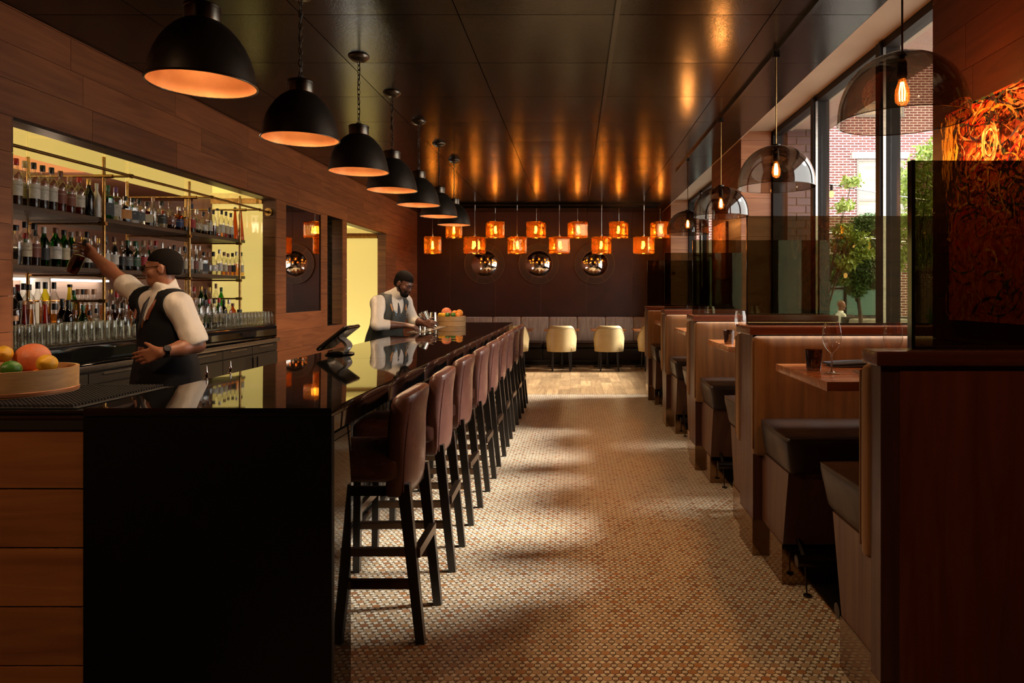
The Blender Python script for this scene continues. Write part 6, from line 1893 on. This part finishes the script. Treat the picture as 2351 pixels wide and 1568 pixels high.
LEAF_L = PB('leaf_light', (.36, .44, .09), (.24, .34, .05), scale=(1.5, 1.5, 1.5), rough=.55)
LEAF_D = PB('leaf_dark', (.085, .17, .035), (.05, .11, .02), scale=(1.5, 1.5, 1.5), rough=.55)
LEAF_B = PB('leaf_bright', (.20, .42, .03), (.12, .30, .02), scale=(3, 3, 3), rough=.5)
BARK = PB('grey_bark', (.13, .095, .07), (.08, .055, .04), scale=(14, 14, 3), rough=.9)
def foliage(n, blobs, size, mat, parent, seed, droop=.2):
    r = np.random.default_rng(seed)
    V = []; F = []
    w = np.array([b[3] * b[4] * b[5] for b in blobs]) ** .6; w = w / w.sum()
    for i in range(n):
        bx_ = blobs[r.choice(len(blobs), p=w)]
        u = r.normal(size=3); u /= np.linalg.norm(u); u *= r.random() ** .45
        c = np.array(bx_[:3]) + u * np.array(bx_[3:6])
        d = r.normal(size=3); d[2] -= droop * 2; d /= np.linalg.norm(d)
        e = np.cross(d, r.normal(size=3)); e /= np.linalg.norm(e)
        s = size * r.uniform(.7, 1.3)
        nn = np.cross(d, e)
        o_ = len(V)
        V += [tuple(c), tuple(c + d * s * .45 + e * s * .26 + nn * s * .05), tuple(c + d * s), tuple(c + d * s * .45 - e * s * .26 + nn * s * .05)]
        F += [(o_, o_ + 1, o_ + 2), (o_, o_ + 2, o_ + 3)]
    me = bpy.data.meshes.new('foliage')
    org = np.array(world_loc(parent))
    me.from_pydata((np.array(V) - org).tolist(), [], F); me.materials.append(mat)
    ob = inst('foliage', me, parent); ob['kind'] = 'stuff'
    return ob
def tree(label, base, blobs, n, size, mat, seed, branches, thick=1.0):
    t = thing('courtyard_tree', label, 'tree', base)
    foliage(n, blobs, size, mat, t, seed)
    top = np.mean([b[:3] for b in blobs], 0)
    B().path([base, tuple(np.array(base) * .5 + top * .5 + np.array((.06, 0, -.1))), tuple(top)], [.06 * thick, .045 * thick, .02 * thick], 8).build('trunk', BARK, t, smooth=True)
    mid = np.array(base) * .4 + top * .6
    for b in blobs[:branches]:
        B().path([tuple(mid), tuple((mid + np.array(b[:3])) / 2 + np.array((0, 0, .08))), b[:3]], [.022 * thick, .014 * thick, .006], 6).build('branch', BARK, t, smooth=True)
    return t
tree('dark green feathery tree before the teal shop front', (5.95, 14.2, -.05), [(5.75, 14, 2.30, .42, .5, .30), (5.45, 14, 2.0, .35, .45, .22), (6.05, 14.1, 2.55, .40, .45, .30), (5.95, 14, 1.85, .38, .4, .26), (6.25, 14.2, 2.15, .3, .35, .3), (5.95, 13.9, 2.85, .35, .4, .22), (5.75, 14, 1.55, .22, .3, .2), (5.22, 13.9, 2.12, .28, .4, .12), (5.12, 14, 1.86, .24, .4, .10), (5.38, 14, 1.70, .26, .4, .10), (5.45, 13.9, 2.45, .36, .4, .14), (5.55, 13.9, 2.72, .30, .4, .14), (6.1, 14, 1.68, .26, .4, .12)], 15000, .07, LEAF_D, 3, 6)
tree('pale green young tree beside the right edge of the window', (5.15, 10.4, -.05), [(4.95, 10, 3.15, .30, .4, .28), (5.10, 10, 2.75, .34, .4, .30), (4.85, 10, 2.45, .28, .35, .26), (5.15, 10.1, 2.10, .34, .4, .30), (4.90, 10, 1.95, .26, .35, .2), (5.2, 10, 3.5, .22, .3, .22), (4.8, 10, 2.9, .2, .3, .18)], 3200, .072, LEAF_L, 4, 6)
tree('light leafed branches reaching in beside the brick pier', (3.0, 9.6, -.05), [(3.72, 9.2, 2.95, .14, .2, .07), (3.62, 9.2, 2.62, .14, .2, .07), (3.78, 9.2, 2.18, .18, .2, .10), (3.60, 9.2, 2.30, .12, .2, .08), (3.86, 9.2, 1.98, .16, .2, .08), (3.66, 9.2, 1.85, .14, .2, .08)], 1200, .07, LEAF_L, 5, 6, .35)
t = thing('courtyard_shrub', 'bright green shrub behind the patio chair', 'shrub', (6.9, 12.4, -.05))
foliage(2600, [(6.9, 12.4, 1.22, .36, .36, .26), (6.75, 12.4, .95, .34, .34, .25), (7.15, 12.4, 1.0, .34, .34, .25)], .085, LEAF_B, t, 8, -.1)
B().tube((6.9, 12.4, -.05), (6.9, 12.4, .9), .03, n=8).build('stem', BARK, t, smooth=True)
# patio seats
WICK = PB('dark_wicker', (.05, .042, .036), (.03, .025, .022), scale=(120, 120, 120), rough=.6, bump=.3, bscale=(150, 150, 150))
CUSH = PB('grey_outdoor_cushion', (.42, .38, .32), rough=.8)
def patio_chair(x, y, w, rz, label):
    t = thing('patio_chair', label, 'chair', (x, y, -.05), rz, 'patio seats')
    B().rbox(-w / 2, w / 2, -.36, -.24, .18, .98, r=.03, n=5).build('back', WICK, t, smooth=True, local=True)
    for s in (-1, 1): B().rbox(s * (w / 2 - .05) - .05, s * (w / 2 - .05) + .05, -.30, .36, .18, .66, r=.03, n=5).build('arm', WICK, t, smooth=True, local=True)
    B().rbox(-w / 2 + .08, w / 2 - .08, -.25, .36, .22, .40, r=.03, n=5).build('base', WICK, t, smooth=True, local=True)
    B().rbox(-w / 2 + .10, w / 2 - .10, -.22, .37, .402, .50, r=.03, n=5).build('seat_cushion', CUSH, t, smooth=True, local=True)
    B().rbox(-w / 2 + .12, w / 2 - .12, -.23, -.12, .51, .94, r=.03, n=5).build('back_cushion', CUSH, t, smooth=True, local=True)
    for sx in (-1, 1):
        for sy in (-.3, .3): B().box(sx * (w / 2 - .08) - .02, sx * (w / 2 - .08) + .02, sy - .02, sy + .02, 0, .2).build('leg', WICK, t, local=True)
patio_chair(6.55, 14.6, 1.5, R(180), 'wide dark wicker patio sofa below the feathery tree')
patio_chair(6.55, 11.6, .8, R(160), 'wicker patio chair with pale cushion before the shrub')
patio_chair(6.24, 16.6, .75, R(100), 'wicker patio chair the seated man uses')
pt_ = thing('patio_table', 'low dark patio table between the patio seats', 'table', (5.35, 14.5, -.05))
B().box(5.0, 5.75, 14.2, 14.8, .62, .66).build('table_top', WICK, pt_)
for sx in (5.04, 5.71):
    for sy in (14.24, 14.76): B().box(sx - .02, sx + .02, sy - .02, sy + .02, -.05, .62).build('leg', WICK, pt_)
# seated guest outside
cG = vv(6.42, 16.55, -.05); fG = vv(1, -.1, 0); MG = frame(fG)
gt = lambda a, b, z: cG + MG[0] * a + MG[1] * b + up * z
gp, atG, _m = head_prims(gt(0, .02, 1.20), vv(1, -.2, -.1), vv(0, 0, 1), 1.0)
tg = [E_(gt(0, 0, .82), (.19, .12, .22), MG, .05), E_(gt(0, .0, .60), (.17, .13, .14), MG, .05)]
lg = []
for q in (-1, 1):
    limb(lg, [gt(q * .09, .03, .56), gt(q * .11, .42, .53), gt(q * .11, .44, .08)], [.085, .06, .04], .03)
    lg.append(C(gt(q * .11, .42, .05), gt(q * .11, .58, .035), .04, .035, .03))
arms = []
for q in (-1, 1):
    limb(arms, [gt(q * .19, .0, .95), gt(q * .23, .08, .70), gt(q * .16, .28, .62)], [.055, .045, .03], .03)
gh = []
for q in (-1, 1): gh += hand_prims(gt(q * .16, .28, .62), vv(1, 0, -.1), vv(0, 0, -1), q * -1, (.3, .3, .35, .4))
pG = grow('person', gp + tg + lg + arms + gh + [C(gt(0, 0, .98), gt(0, .0, 1.14), .055, .052, .03)], .012, SKIN_A, origin=tuple(gt(0, 0, 0)))
tag(pG, 'seated patio guest in white shirt seen through the window', 'person')
grow('shirt', infl(tg, .014) + infl(arms[0:1] + arms[2:3], .016) + [C(gt(0, 0, .96), gt(0, 0, 1.03), .07, .066, .02)], .012, WHITE, pG)
grow('trousers', infl(lg, .014), .014, TROUS, pG, [lambda X, Y, Z: .05 - Z])
# festoon lights over the patio
def festoon(a, b, sag, n, label):
    a, b = Vector(a), Vector(b)
    t = thing('string_lights', label, 'lights', tuple((a + b) / 2))
    P = lambda q: a.lerp(b, q) - Vector((0, 0, sag * 4 * q * (1 - q)))
    B().path([tuple(P(q)) for q in np.linspace(0, 1, 25)], .008, 5).build('wire', BLACKM, t, smooth=True)
    for i in range(n):
        p = P((i + .5) / n)
        b_ = B().ell((p.x, p.y, p.z - .13), .035, .035, .05, 10, 8).build('bulb', MATS.get('festoon_bulb') or EM('festoon_bulb', (1, .55, .2), 2.2), t, smooth=True)
        B().tube((p.x, p.y, p.z), (p.x, p.y, p.z - .085), .02, n=8).build('socket', BLACKM, t, smooth=True)
festoon((3.0, 9.0, 2.95), (8.2, 11.0, 2.75), .10, 6, 'upper string of patio lights before the brick house')
festoon((3.0, 10.0, 2.45), (9.2, 13.0, 2.40), .16, 7, 'middle string of patio lights crossing the trees')
festoon((3.4, 12.0, 2.0), (9.0, 12.6, 1.85), .10, 6, 'lowest string of patio lights above the sofa')
